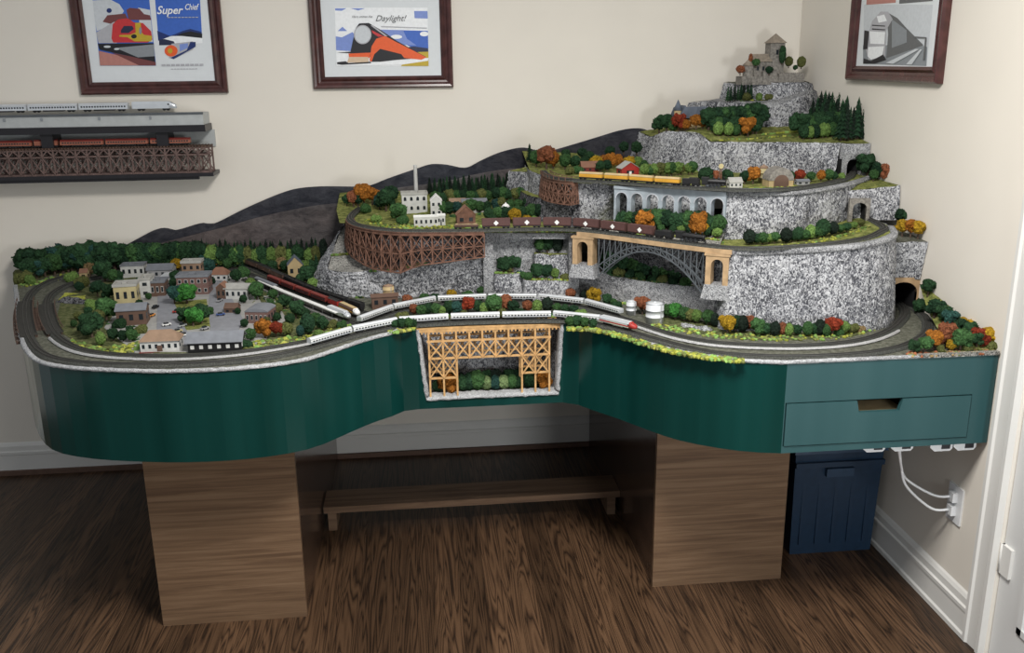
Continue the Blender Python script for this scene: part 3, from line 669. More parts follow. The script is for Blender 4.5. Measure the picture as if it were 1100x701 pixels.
def steam(L, name='steam_locomotive', trim='black'):
    r = empty(name); mb = MB()
    mb.lathe([(.004, L*.46), (.0068, L*.455), (.0072, L*.44), (.0075, L*.2), (.008, L*.18), (.0083, -L*.2), (.0083, -L*.22)], 16, (0, 0, .0185), 0, True, 'X')
    mb.lathe([(.003, 0), (.0026, .007), (.0034, .0085)], 12, (L*.38, 0, .025)); mb.lathe([(.0034, 0), (.0032, .004), (.001, .006)], 12, (L*.18, 0, .0255)); mb.lathe([(.003, 0), (.0028, .004), (.001, .0055)], 12, (0, 0, .026)); mb.build('boiler', 'black', r)
    mb = MB(); mb.b2(-L*.42, -L*.2, -.0095, .0095, .010, .028); mb.xprism([(-.0105, .028), (.0105, .028), (.006, .031), (-.006, .031)], -L*.45, -L*.19); mb.build('cab', 'black', r)
    mb = MB(); mb.b2(-L*.42, L*.47, -.008, .008, .0075, .011)
    for s in (-1, 1): mb.lathe([(.0034, L*.30), (.0034, L*.42)], 12, (0, s*.008, .009), 0, True, 'X'); mb.bar((L*.3, s*.0095, .006), (-L*.15, s*.0095, .006), .001, .0015)
    mb.add([(L*.46, -.008, .008), (L*.46, .008, .008), (L*.5, .006, .001), (L*.5, -.006, .001), (L*.47, 0, .002)], [(0, 1, 2, 3), (1, 2, 4), (0, 3, 4)]); mb.build('frame', 'black', r)
    for k in range(4):
        for s in (-1, 1):
            o = MB().lathe([(.0058, -.001), (.0058, .001)], 14, (0, 0, 0), 0, True, 'Y').build('wheel', 'steel', r); o.location = (-L*.22+k*L*.14, s*.0065, .006)
    return r
def tender(L, name='tender'):
    r = empty(name); MB().b2(-L/2, L/2, -.0095, .0095, .009, .024).build('body', 'black', r)
    mb = MB(); mb.xprism([(-.008, .024), (.008, .024), (.004, .028), (-.004, .028)], -L*.1, L*.42); mb.build('load', 'coal', r)
    truck(r, -L*.3, w=.014); truck(r, L*.3, w=.014); return r
def diesel(L, body, roof, nose, stripe=None, name='diesel_locomotive', ht=.027):
    r = empty(name); hw = .0108; mb = MB()
    pr = [(-hw, .009), (hw, .009), (hw, ht*.76), (hw*.72, ht*.96), (0, ht), (-hw*.72, ht*.96), (-hw, ht*.76)]
    mb.xprism(pr, -L/2+.002, L*.34); mb.build('body', body, r)
    mb = MB(); secs = [(L*.34, 1, 1), (L*.38, .98, .97), (L*.40, .95, .80), (L*.445, .88, .70), (L*.485, .62, .58), (L*.5, .35, .48)]; n = len(pr); vs = []
    for x, sy, sz in secs: vs += [(x, p[0]*sy, .008+(p[1]-.008)*sz) for p in pr]
    mb.add(vs, [(i*n+k, i*n+(k+1) % n, (i+1)*n+(k+1) % n, (i+1)*n+k) for i in range(len(secs)-1) for k in range(n)]+[tuple(range((len(secs)-1)*n, len(secs)*n))], 0, True); mb.build('nose', nose, r)
    mb = MB()
    for s in (-1, 1): mb.bar((L*.385, s*.0015, ht*.86), (L*.398, s*.0085, ht*.80), .001, .004); mb.b2(L*.31, L*.35, s*hw-.0008, s*hw+.0008, ht*.6, ht*.75)
    mb.build('windscreen', 'dark_glass', r)
    mb = MB(); mb.b2(-L/2+.004, L*.33, -hw*.7, hw*.7, ht*.955, ht*1.01); mb.build('roof', roof, r)
    if stripe: MB().b2(-L/2+.003, L*.34, -hw-.0006, hw+.0006, .012, .0155).build('stripe', stripe, r)
    truck(r, -L*.3, w=.017); truck(r, L*.26, w=.017); return r
def on_path(o, path, d, L, label, cat, group=None, flip=False, lift=.0045):
    a, b = path.at(d-L*.33), path.at(d+L*.33); c = (a+b)/2; t = (b-a).normalized()
    o.location = c+Vector((0, 0, lift)); o.rotation_euler = (0, -math.asin(t.z) if not flip else math.asin(t.z), math.atan2(t.y, t.x)+(pi if flip else 0))
    return tag(o, label, cat, group)
ORD = 'first second third fourth fifth sixth seventh eighth ninth tenth eleventh twelfth thirteenth fourteenth fifteenth sixteenth seventeenth eighteenth nineteenth twentieth twenty-first twenty-second twenty-third twenty-fourth twenty-fifth twenty-sixth twenty-seventh twenty-eighth twenty-ninth thirtieth'.split()
# shelf trains
zt_ = zu+.074
lp = Path([(xl, 3.875, zt_), (-.86, 3.875, zt_)], False)
proto = passenger(.19, ht=.035, wd=.03); used = False
for i in range(4):
    o = proto if i == 0 else copy_tree(proto)
    on_path(o, lp, 1.24-.355-.19*i-.0, .19, ('first', 'second', 'third', 'fourth')[i]+' silver passenger car from the right on the upper wall shelf', 'train car', 'silver cars on the wall shelf')
o = diesel(.17, 'silver', 'silver_roof', 'silver', ht=.036); on_path(o, lp, 1.24-.165, .17, 'silver streamlined engine at the right end of the upper wall shelf train', 'locomotive')
# timber truss bridge on the lower shelf
br = empty('truss_bridge', (-1.4, 3.86, zl+.014), 0, 'brown timber truss bridge model lying along the lower wall shelf', 'bridge')
z0, z1 = zl+.014, zl+.118; xe = -.815
mb = MB()
for y in (yf+.012, yf+.07): mb.b2(xl, xe, y-.004, y+.004, z0, z0+.007); mb.b2(xl, xe, y-.004, y+.004, z1-.036, z1-.030); mb.b2(xl, xe, y-.004, y+.004, z1-.010, z1-.004)
mb.build('chord', 'red_brown_bridge', br, True)
st = .042; nb = int((xe-xl)/st)
for y in (yf+.009, yf+.07):
    mb = MB(); mp_ = MB()
    for i in range(nb):
        x = xe-.003-i*st
        mp_.bar((x, y, z0), (x, y, z1-.004), .006)
        mb.bar((x, y-.003, z0+.006), (x-st, y-.003, z1-.034), .004); mb.bar((x-st, y-.001, z0+.006), (x, y-.001, z1-.034), .004)
        mb.bar((x, y, z1-.030), (x-st*.5, y, z1-.008), .0045); mb.bar((x-st, y, z1-.030), (x-st*.5, y, z1-.008), .0045)
    mb.build('cross_bracing', 'red_brown_bridge', br, True); mp_.build('posts', 'red_brown_bridge', br, True)
mb = MB(); k = int((xe-xl)/.012)
for i in range(k): mb.b2(xe-.012*i-.006, xe-.012*i, yf+.004, yf+.078, z1-.004, z1+.002)
mb.build('ties', 'dark_timber', br, True)
lp2 = Path([(xl, yf+.041, z1+.002), (xe, yf+.041, z1+.002)], False)
xs_ = [(G(px, 152, y=3.84).x) for px in (206.5, 161, 113, 64, 36, -2)]
for i in range(5):
    L = xs_[i]-xs_[i+1]; o = passenger(L-.004, 'copper_red', 'maroon', wd=.02, ht=.031) if i in (0, 1, 2, 4) else boxcar(L-.004, 'copper_red', 'maroon')
    on_path(o, lp2, (xs_[i]+xs_[i+1])/2-xl, L, ORD[i]+' red brown train car from the right on the timber truss bridge', 'train car', 'red brown cars on the wall shelf', lift=0)

# ------------------------------------------------------------------ mountain
mt = empty('mountain', (.8, 3.4, ZT), 0, 'grey stone terraced model mountain rising into the corner of the room', 'mountain')
Z2 = 1.135
def rw(top, zb, bat, mat='rock', **k):
    _, e = rockwall(top, outw(top, zb, bat), mt, mat, **k); return e
# first drum (level 1 up to level 2)
D1 = [Vector((1.02, 2.98, 1.135)), Vector((.955, 2.84, 1.137)), G(783, 269.5, z=1.137), G(800, 269, z=1.14), G(835, 268, z=1.143), G(870, 266.5, z=1.149), G(905, 264, z=1.157), G(935, 260, z=1.165), G(955, 254.5, z=1.172), G(962, 249.5, z=1.175), Vector((1.49, 2.80, 1.176)), Vector((1.50, 3.02, 1.178))]
e1 = rw(D1, ZT-.002, .022)
# pale smooth band along the drum's rim
def rim(P, parent, w=.012, h=.02, mat='rock_fine'):
    P = catmull(P, .015); n = len(P); vs = []; mb = MB()
    for i, p in enumerate(P):
        t = P[min(i+1, n-1)]-P[max(i-1, 0)]; nr = Vector((t.y, -t.x, 0)).normalized()
        for k, (o_, z) in enumerate(((.004, -h), (.008, -h*.8), (.008, -.004), (.005, .003), (-w, .003), (-w, -.006))):
            vs.append(p+nr*(o_+.0025*nz(p, 60, k))+Vector((0, 0, z)))
    mb.add(vs, [(i*6+k, (i+1)*6+k, (i+1)*6+k+1, i*6+k+1) for i in range(n-1) for k in range(5)], 0, True); mb.build('rim', mat, parent, True, fix=False)
rim([p+Vector((0, 0, .001)) for p in D1[2:11]], mt, .014, .014)
# block face below the right shoulder + tunnel portals
def portal(p, rz, w, h, label_mat, name='tunnel_portal', deep=.10):
    """arched stone portal; p = centre of the track bed at the face; faces local -y"""
    R = Matrix.Rotation(rz, 3, 'Z'); q = []; n = 12
    arch = [(-w/2, 0)]+[(-w/2*cos(pi*i/n), h-w/2*.75+w/2*.75*sin(pi*i/n)) for i in range(n+1)]+[(w/2, 0)]
    ow = w/2+.012; oh = h+.014
    outer = [(-ow, 0), (-ow, oh*.6), (-ow, oh), (ow, oh), (ow, oh*.6), (ow, 0)]
    mb = MB(); V = lambda x, y, z: R @ Vector((x, y, z))+Vector(p)
    poly = outer[::-1]+arch
    k = len(poly)
    bm_o = [V(x, -.008, z) for x, z in poly]; bm_i = [V(x, .006, z) for x, z in poly]
    mb.add(bm_o+bm_i, [tuple(range(k)), tuple(range(k, 2*k))[::-1]]+[(i, (i+1) % k, k+(i+1) % k, k+i) for i in range(k)])
    fr = mb.build(name, label_mat, mt, True)
    a = len(arch); vs = [V(x, -.006, z) for x, z in arch]+[V(x, deep, z) for x, z in arch]
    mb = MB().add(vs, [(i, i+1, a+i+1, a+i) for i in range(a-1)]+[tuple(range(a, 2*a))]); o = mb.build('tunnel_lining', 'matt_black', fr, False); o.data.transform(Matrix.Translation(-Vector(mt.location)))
    return fr
# lower right block beside the drum
pc = (G(958, 334, z=.9)+G(988, 331, z=.9))/2
B1 = [Vector((1.475, 2.80, 1.125)), Vector((1.52, 2.78, 1.13)), Vector((1.597, 2.765, 1.13))]
eb = rockwall(B1, [Vector((1.475, 2.81, 1.005)), Vector((1.54, 2.80, 1.005)), Vector((1.597, 2.79, 1.003))], mt, 'rock')[1]
cap([Vector((1.475, 2.80, 1.125)), Vector((1.52, 2.78, 1.13)), Vector((1.597, 2.765, 1.13)), Vector((1.597, 3.0, 1.14)), Vector((1.475, 3.0, 1.14))], mt, 'earth')
portal((1.545, 2.80, .897), .0, .098, .098, 'tan_stone', deep=.18)
# level 2 tops
cap([G(371, 237, z=1.125)]+[G(px, py, z=1.127) for px, py in ((385, 243.5), (405, 247), (430, 249), (470, 249.6), (521, 249.3), (575, 249), (621, 249.5))]+[Vector((.558, 3.20, 1.127)), Vector((.62, 3.105, 1.127)), Vector((.73, 2.97, 1.129)), Vector((.83, 2.89, 1.129)), Vector((.935, 2.82, 1.131))]+[Vector(p) for p in D1[2:11]]+[Vector((1.5, 3.03, 1.178)), Vector((1.5, 3.45, 1.15)), Vector((.6, 3.45, 1.135)), Vector((-.28, 3.48, 1.13))], mt, 'grass')
cap([Vector((-.30, 3.46, 1.128)), Vector((.3, 3.44, 1.132)), Vector((.62, 3.44, 1.134)), Vector((.62, YW-.012, 1.20)), Vector((-.33, YW-.012, 1.18)), Vector((-.33, 3.7, 1.14))], mt, 'grass')
cap([Vector((1.50, 2.36, .894)), Vector((1.597, 2.345, .894)), Vector((1.597, 2.46, .925)), Vector((1.597, 2.60, .960)), Vector((1.597, 2.74, .985)), Vector((1.585, 2.76, .985)), Vector((1.56, 2.66, .935)), Vector((1.535, 2.55, .905))], mt, 'grass', 'bank')
# second drum shoulder block at right + portal for the level 2 track
S1 = [Vector((1.42, 3.0, 1.262)), Vector((1.5, 2.985, 1.272)), Vector((1.597, 2.975, 1.282))]
rockwall(S1, outw(S1, 1.17, .015), mt, 'rock')
pp = G(948, 249, z=1.176); portal((pp.x+.03, 2.94, 1.172), -.1, .045, .062, 'castle_stone')
# second drum (level 2 up to level 3)
D2 = [Vector((.43, 3.80, 1.29)), Vector((.425, 3.60, 1.288)), Vector((.455, 3.46, 1.287)), Vector((.545, 3.31, 1.287))]
D2b = [Vector((.66, 3.20, 1.283)), Vector((.70, 3.235, 1.283)), Vector((.85, 3.13, 1.283)), Vector((.975, 3.03, 1.285))]
D2c = [Vector((1.03, 3.05, 1.285)), G(781, 206, z=1.285), G(800, 206.5, z=1.285), G(830, 206.5, z=1.286), G(855, 205.5, z=1.287), G(880, 202.5, z=1.288), G(905, 198, z=1.289), G(928, 192, z=1.29), Vector((1.585, 3.16, 1.29)), Vector((1.597, 3.24, 1.29))]
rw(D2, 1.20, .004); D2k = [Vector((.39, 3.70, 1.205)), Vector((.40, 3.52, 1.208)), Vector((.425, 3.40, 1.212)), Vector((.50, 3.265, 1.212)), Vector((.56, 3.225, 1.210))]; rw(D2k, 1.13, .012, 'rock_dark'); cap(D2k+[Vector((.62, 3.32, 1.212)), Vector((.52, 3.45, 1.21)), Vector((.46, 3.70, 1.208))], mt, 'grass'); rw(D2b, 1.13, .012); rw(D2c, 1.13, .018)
rim(D2c[1:9], mt, .013, .010)
cap([Vector((1.5, 2.99, 1.272)), Vector((1.597, 2.98, 1.282)), Vector((1.597, 3.25, 1.286)), Vector((1.45, 3.1, 1.28)), Vector((1.42, 3.0, 1.262))], mt, 'grass')
# stone abutment between trestle and viaduct
BK = [Vector((.60, 3.36, 1.284)), G(620, 196, z=1.284), G(640, 197, z=1.284), G(664, 198.5, z=1.284), Vector((.70, 3.27, 1.284))]
BKb = [Vector((.60, 3.36, 1.13)), G(610, 239, z=1.135), G(632, 241, z=1.135), G(655, 240, z=1.135), Vector((.70, 3.27, 1.13))]
rockwall(BK, BKb, mt, 'rock')
cap([Vector((.43, YW-.012, 1.335)), Vector((.425, 3.60, 1.288)), Vector((.455, 3.46, 1.287)), Vector((.545, 3.31, 1.287))]+BK[1:4]+[Vector((.70, 3.24, 1.285)), Vector((.85, 3.135, 1.285)), Vector((.975, 3.035, 1.286))]+D2c[1:]+[Vector((1.597, 3.5, 1.29)), Vector((.95, 3.62, 1.292)), Vector((.70, YW-.012, 1.32))], mt, 'grass')
# level 4 mesa
L4 = [Vector((.925, YW-.012, 1.405))]+[G(px, py, y=y) for px, py, y in ((699, 146, 3.77), (714, 141, 3.65), (735, 141, 3.58), (752, 143, 3.51), (764, 151, 3.44), (800, 152, 3.395), (850, 152, 3.34), (880, 152.5, 3.30), (903, 153, 3.25))]
rw(L4, 1.283, .045, amp=.009)
L4r = [G(903, 153, y=3.25), G(918, 154, y=3.22), Vector((1.597, 3.21, 1.40))]
rw(L4r, 1.345, .004, 'rock_fine'); rockwall([Vector((1.567, 3.2, 1.35)), Vector((1.597, 3.2, 1.35))], [Vector((1.567, 3.19, 1.285)), Vector((1.597, 3.19, 1.285))], mt, 'rock_fine')
pt = G(916, 186, y=3.215); portal((pt.x-.004, 3.215, 1.288), .28, .062, .062, 'rock_fine', deep=.09)
cap(L4+[Vector((1.597, 3.21, 1.40)), Vector((1.597, YW-.012, 1.49))], mt, 'grass')
cap([Vector((1.0, YW-.012, 1.40)), Vector((1.06, 3.72, 1.412)), Vector((1.17, 3.62, 1.410)), Vector((1.33, 3.5, 1.405)), Vector((1.5, 3.45, 1.405)), Vector((1.597, 3.46, 1.41)), Vector((1.597, YW-.012, 1.50))], mt, 'grass')
# level 5
L5 = [Vector((1.13, YW-.012, 1.52))]+[G(px, py, y=y) for px, py, y in ((768, 108, 3.79), (780, 109, 3.74), (797, 110, 3.69), (815, 112, 3.65), (830, 113, 3.62), (848, 108, 3.61), (864, 100, 3.62), (873, 95, 3.66))]+[Vector((1.597, 3.70, 1.56))]
rw(L5, 1.40, .035)
cap(L5+[Vector((1.597, YW-.012, 1.57))], mt, 'rock_fine', 'rock_top')
L6 = [Vector((1.28, YW-.012, 1.60))]+[G(px, py, y=y) for px, py, y in ((794, 90, 3.82), (808, 89, 3.77), (828, 88, 3.73), (850, 88, 3.71), (868, 88, 3.72), (873, 90, 3.76))]+[Vector((1.597, 3.80, 1.60))]
rw(L6, 1.51, .028)
cap(L6+[Vector((1.597, YW-.012, 1.61))], mt, 'earth')
# front ledge under the left trestle, left slope
LDt = [G(px, py, y=y) for px, py, y in ((380, 228, 3.72), (366, 246, 3.56), (357, 270, 3.42), (352, 288, 3.31), (368, 291, 3.255), (404, 290, 3.235), (436, 289, 3.22), (470, 283, 3.205), (522, 276, 3.185))]
LDb = [G(px, py, z=ZT) for px, py in ((343, 284), (336, 292), (333, 303), (338, 312), (360, 317), (400, 320), (440, 319), (485, 318), (522, 317))]
rockwall(LDt, LDb, mt, 'rock', amp=.011)
PW = [Vector((-.24, 3.80, 1.12))]+[p+Vector((.0, .02, 0)) for p in [G(371, 237, z=1.122)]+[G(px, py, z=1.124) for px, py in ((385, 243.5), (405, 247), (430, 249), (470, 249.6), (521, 249.3))]]
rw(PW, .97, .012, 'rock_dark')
cap([p+Vector((0, 0, -.003)) for p in LDt]+[Vector((.216, 3.27, LDt[-1].z)), Vector((-.02, 3.29, 1.02)), Vector((-.14, 3.35, 1.01)), Vector((-.19, 3.5, 1.04)), Vector((-.2, 3.75, 1.12))], mt, 'scree')
# canyon block with terraces
bx0, bx1 = G(520, 318, y=3.165).x, G(622, 316, y=3.11).x
def yy(x): return 3.17+(x-bx0)/(bx1-bx0)*(-.06)
def rb(px0, px1, pyt, y0, y1, zb=ZT-.002, mat='rock', topmat='grass'):
    a, b = G(px0, pyt, y=y0), G(px1, pyt, y=y0); T = [Vector((a.x+.006, y1, a.z)), a, (a+b)/2+Vector((0, -.006, 0)), b, Vector((b.x-.006, y1, b.z))]
    rockwall(T, outw(T, zb, .008), mt, mat, amp=.008); cap([p+Vector((0, 0, -.002)) for p in T], mt, topmat)
MB().add([(bx0, yy(bx0), ZT), (bx0+.035, yy(bx0)-.004, ZT), (bx0+.035, yy(bx0)-.004, 1.122), (bx0, yy(bx0), 1.122), (bx0, yy(bx0)+.14, ZT), (bx0+.035, yy(bx0)+.14, ZT), (bx0+.035, yy(bx0)+.14, 1.122), (bx0, yy(bx0)+.14, 1.122)], [(0, 1, 2, 3), (1, 5, 6, 2), (4, 0, 3, 7), (3, 2, 6, 7), (4, 5, 6, 7)]).build('pilaster', 'rock_fine', mt, True)
MB().add([(bx1-.035, yy(bx1)+.003, ZT), (bx1, yy(bx1), ZT), (bx1, yy(bx1), 1.122), (bx1-.035, yy(bx1)+.003, 1.122), (bx1-.035, yy(bx1)+.14, ZT), (bx1, yy(bx1)+.14, ZT), (bx1, yy(bx1)+.14, 1.122), (bx1-.035, yy(bx1)+.14, 1.122)], [(0, 1, 2, 3), (1, 5, 6, 2), (4, 0, 3, 7), (3, 2, 6, 7), (4, 5, 6, 7)]).build('pilaster', 'rock_fine', mt, True)
rockwall([(bx0+.02, 3.212, 1.12), (bx1-.02, 3.165, 1.12)], [(bx0+.02, 3.20, ZT), (bx1-.02, 3.15, ZT)], mt, 'rock_fine', amp=.010)
MB().add([(bx0, yy(bx0)-.004, 1.108), (bx1, yy(bx1)-.004, 1.108), (bx1, yy(bx1)-.004, 1.126), (bx0, yy(bx0)-.004, 1.126), (bx0, 3.28, 1.108), (bx1, 3.23, 1.108), (bx1, 3.23, 1.126), (bx0, 3.28, 1.126)], [(0, 1, 2, 3), (3, 2, 6, 7), (0, 4, 5, 1)]).build('coping', 'rock_fine', mt, True)
rb(532, 562, 293, 3.155, 3.22, mat='rock'); rb(564, 612, 300, 3.115, 3.2, mat='rock'); rb(574, 612, 272, 3.145, 3.2, mat='rock')
# gorge under the arch bridge
GW = [Vector((.555, 3.20, 1.128)), Vector((.62, 3.10, 1.128)), Vector((.73, 2.965, 1.13)), Vector((.83, 2.885, 1.13)), Vector((.935, 2.815, 1.132))]
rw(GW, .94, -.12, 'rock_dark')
VB = [Vector((.60, 3.17, 1.150)), Vector((.69, 3.085, 1.163)), Vector((.78, 3.02, 1.165)), Vector((.88, 2.945, 1.165)), Vector((.972, 2.88, 1.160))]
cap(GW+VB[::-1], mt, 'scree', 'bank'); cap(VB+[v+Vector((.06, .10, 0)) for v in VB[::-1]], mt, 'grass')
LG = [G(622, 286, y=3.125), G(640, 291, y=3.10), G(665, 297, y=3.04), G(695, 302, y=2.985), G(735, 306, y=2.92), G(786, 309, y=2.84)]
LGb = [G(px, py, z=ZT) for px, py in ((616, 318), (640, 320), (668, 325), (700, 330), (740, 336), (790, 341))]
rockwall(LG, LGb, mt, 'rock_fine', amp=.009)
cap([p+Vector((0, 0, -.003)) for p in LG]+[Vector((1.0, 2.95, .965)), Vector((.90, 3.04, .965)), Vector((.76, 3.14, .965)), Vector((.62, 3.24, .975)), Vector((.555, 3.21, .98))], mt, 'scree')
# left end rock knob behind the second trestle
K = [Vector((.36, 3.76, 1.27)), G(565, 184, y=3.66), G(575, 181, y=3.62), G(586, 184, y=3.60), Vector((.48, 3.7, 1.30))]
rw(K, 1.14, .03); cap(K, mt, 'grass')
# slate outcrop by the left end curve
K = [G(62, 322, y=3.36), G(74, 318, y=3.33), G(92, 321, y=3.31), G(100, 326, y=3.32)]
rw(K, ZT-.002, .03, 'hill_dark' if False else 'rock_dark', amp=.01); cap(K+[G(98, 316, y=3.45), G(70, 314, y=3.45)], mt, 'yellow_turf')

# ------------------------------------------------------------------ painted hills along the back wall
def hill(label, prof, mat, yb, relief, zb):
    P = resample(catmull([G(px, py, y=yb) for px, py in prof], .02), 90); mb = MB(); vs = []; rows = 26
    for i, p in enumerate(P):
        for j in range(rows+1):
            k = j/rows; z = zb+(p.z-zb)*k
            q = Vector((p.x, 0, z)); sl = (1-k)
            vs.append(Vector((p.x, yb-relief*(sl**1.2)*(.7+.5*noise.noise(q*7))-.006*fnoise(q, 16)*(1 if k < .98 else 0), z)))
    n = len(P); fs = [(i*(rows+1)+j, (i+1)*(rows+1)+j, (i+1)*(rows+1)+j+1, i*(rows+1)+j+1) for i in range(n-1) for j in range(rows)]
    o = len(vs); vs += [Vector((P[0].x, YW-.003, zb))]+[Vector((p.x, YW-.003, p.z)) for p in P]+[Vector((P[-1].x, YW-.003, zb))]
    fs += [(i*(rows+1)+rows, (i+1)*(rows+1)+rows, o+2+i, o+1+i) for i in range(n-1)]
    mb.add(vs, fs, 0, True); ob = mb.build('backdrop_hill', mat, None, fix=False); return tag(ob, label, 'hill')
hill('long dark backdrop hill left of the factory chimney behind the town', [(120, 270), (140, 260), (165, 247), (178, 244.5), (188, 247), (203, 243), (217, 239), (229, 240), (250, 230), (262, 224), (280, 216), (302, 207), (320, 202), (343, 200), (368, 200), (395, 201), (420, 206), (450, 214)], 'hill_dark', 3.905, .012, .895)
hill('grey purple foothill in front of the long dark hill', [(135, 271), (165, 263), (200, 254), (240, 244), (275, 234), (310, 226), (345, 220), (380, 218), (420, 222)], 'hill_grey', 3.885, .03, .895)
hill('dark backdrop hill with two rounded humps behind the factory', [(380, 204), (400, 198), (415, 192), (432, 186), (450, 180), (463, 176), (480, 176.5), (500, 180), (515, 173), (530, 166), (545, 161), (562, 158), (576, 161), (592, 168), (610, 178)], 'hill_dark', 3.905, .012, 1.1)
hill('grey purple foothill behind the conifer row of the upper town', [(398, 207), (430, 201), (462, 197), (490, 192), (510, 187), (540, 182), (570, 180), (600, 182)], 'hill_grey', 3.888, .025, 1.1)
hill('dark backdrop hill behind the yellow coaches left of the stone mesa', [(575, 166), (598, 160), (622, 153), (645, 146), (665, 140), (680, 137.5), (692, 138), (702, 143), (716, 150)], 'hill_dark', 3.905, .012, 1.15)

# ------------------------------------------------------------------ tracks
def track(name, label, path, bw=.034, bal='ballast', zoff=0):
    r = empty(name, path.at(0), 0, label, 'railway track'); off = Vector((0, 0, zoff))
    n = max(4, int(path.len/.012)); P = [path.at(path.len*i/(n-1))+off for i in range(n)]
    def frame(i):
        t = (P[min(i+1, n-1)]-P[max(i-1, 0)]); t.z = 0; t.normalize(); return Vector((t.y, -t.x, 0))
    mb = MB(); vs = []
    for i in range(n):
        s = frame(i)
        for o_, z in ((-bw/2, -.006), (-bw*.36, .0012), (bw*.36, .0012), (bw/2, -.006)): vs.append(P[i]+s*o_+Vector((0, 0, z+.0006*nz(P[i], 200, o_*99))))
    mb.add(vs, [(i*4+k, (i+1)*4+k, (i+1)*4+k+1, i*4+k+1) for i in range(n-1) for k in range(3)], 0, True); mb.build('ballast', bal, r, True, fix=False)
    mb = MB(); k = int(path.len/.0068)
    for i in range(k):
        d = path.len*(i+.5)/k; p = path.at(d)+off; t = path.dir(d); mb.box(p+Vector((0, 0, .0018)), (.0032, .019, .0016), math.atan2(t.y, t.x))
    mb.build('ties', 'tie', r, True)
    for sd in (-1, 1):
        mb = MB(); vs = []
        for i in range(n):
            s = frame(i)*(.0052*sd)
            for a, z in ((-.0007, .0024), (-.0007, .0044), (.0007, .0044), (.0007, .0024)): vs.append(P[i]+s+frame(i)*a+Vector((0, 0, z)))
        mb.add(vs, [(i*4+k, (i+1)*4+k, (i+1)*4+(k+1) % 4, i*4+(k+1) % 4) for i in range(n-1) for k in range(4)]); mb.build('rail', 'rail', r, True, fix=False)
    return r
ZR = .902
def gp(L, z=ZR): return [G(a[0], a[1], z=(a[2] if len(a) > 2 else z)) for a in L]
A = Path(gp([(150, 286), (120, 288), (92, 291.5), (59, 299), (38, 309), (28, 323), (27, 342), (33, 364), (50, 380.5), (90, 388.5), (150, 390.5), (220, 389), (285, 382.5), (335, 372), (385, 358), (430, 349.5), (475, 346), (530, 344), (580, 343), (612, 343.5), (640, 347), (668, 353), (700, 362), (740, 372.5), (778, 379), (840, 382), (900, 380.5), (945, 376), (976, 368), (994, 356), (996, 343), (985, 331), (972, 324)]))
B = Path(gp([(150, 291), (124, 294), (98, 298), (72, 305), (55, 315), (50, 328), (53, 345), (62, 360), (84, 373), (120, 379.5), (180, 382), (240, 379), (295, 372), (345, 362), (380, 351), (408, 340), (440, 331), (478, 325.5), (540, 323.5), (592, 324.5), (620, 328), (644, 333), (676, 343), (705, 353), (735, 361.5), (778, 368), (854, 370.5), (915, 366), (952, 355), (970, 340), (972, 331), (966, 324)]))
track('railway_track', 'outer loop railway track along the front edge of the layout', A)
track('railway_track', 'inner loop railway track running behind the front strip of small trees', B)
def pale(name, label, path, off, d0, d1, w=.007):
    n = int((d1-d0)/.012); vs = []
    for i in range(n):
        d = d0+(d1-d0)*i/(n-1); p = path.at(d); t = path.dir(d); sd = Vector((t.y, -t.x, 0)).normalized()
        for o_, z in ((-w, -.004), (-w*.5, .0012), (w*.5, .0012), (w, -.004)): vs.append(p+sd*(off+o_*.7)+Vector((0, 0, z+.0008*nz(p, 90, o_*50))))
    tag(MB().add(vs, [(i*4+k, (i+1)*4+k, (i+1)*4+k+1, i*4+k+1) for i in range(n-1) for k in range(3)], 0, True).build(name, 'pale_ballast', fix=False), label, 'gravel')
pale('gravel_strip', 'pale gravel strip outside the inner track in front of the town', B, .0235, B.near(G(62, 360, z=ZR)), B.near(G(330, 366, z=ZR)))
pale('gravel_strip', 'pale gravel strip between the two tracks before the big drum', B, .0235, B.near(G(690, 348, z=ZR)), B.near(G(955, 352, z=ZR)))
C1 = Path(gp([(225, 283), (250, 288), (275, 296), (297, 305.5), (330, 318.5), (362, 331), (386, 342), (405, 349)]))
C2 = Path(gp([(245, 282), (268, 286), (300, 300), (330, 314), (362, 325.5), (388, 334), (412, 340)]))
C0 = Path(gp([(262, 299), (282, 307), (303, 316), (340, 331), (370, 343), (392, 351)]))
track('railway_track', 'yard track under the dark red passenger train', C1, .03); track('railway_track', 'yard track under the black freight cars by the rocks', C2, .03); track('railway_track', 'near yard track beside the trees and platform', C0, .03)
L2P = Path([G(a, b, z=c) for a, b, c in ((398, 216, 1.146), (384, 224, 1.146), (376, 232, 1.146), (381, 239, 1.146), (398, 243.5, 1.146), (420, 246, 1.146), (450, 247, 1.146), (520, 246.2, 1.146), (580, 245, 1.146), (622, 246, 1.147), (660, 250, 1.147), (700, 255.2, 1.147), (740, 260.3, 1.147), (783, 265, 1.148), (820, 265.6, 1.150), (870, 262.5, 1.156), (905, 259, 1.163), (930, 254.5, 1.170), (944, 248.5, 1.176), (950, 243, 1.178))]+[Vector((1.49, 2.99, 1.178))])
track('railway_track', 'middle level railway track over the brown trestle and the arch bridge', L2P, .03)
L3P = Path([G(a, b, z=1.298) for a, b in ((584, 183), (590, 188), (602, 191), (622, 193), (665, 195.5), (720, 199.5), (780, 202.5), (820, 203), (850, 201.5), (880, 197.5), (902, 192.5), (913, 188), (916, 184))])
track('railway_track', 'upper level railway track along the viaduct top', L3P, .028)

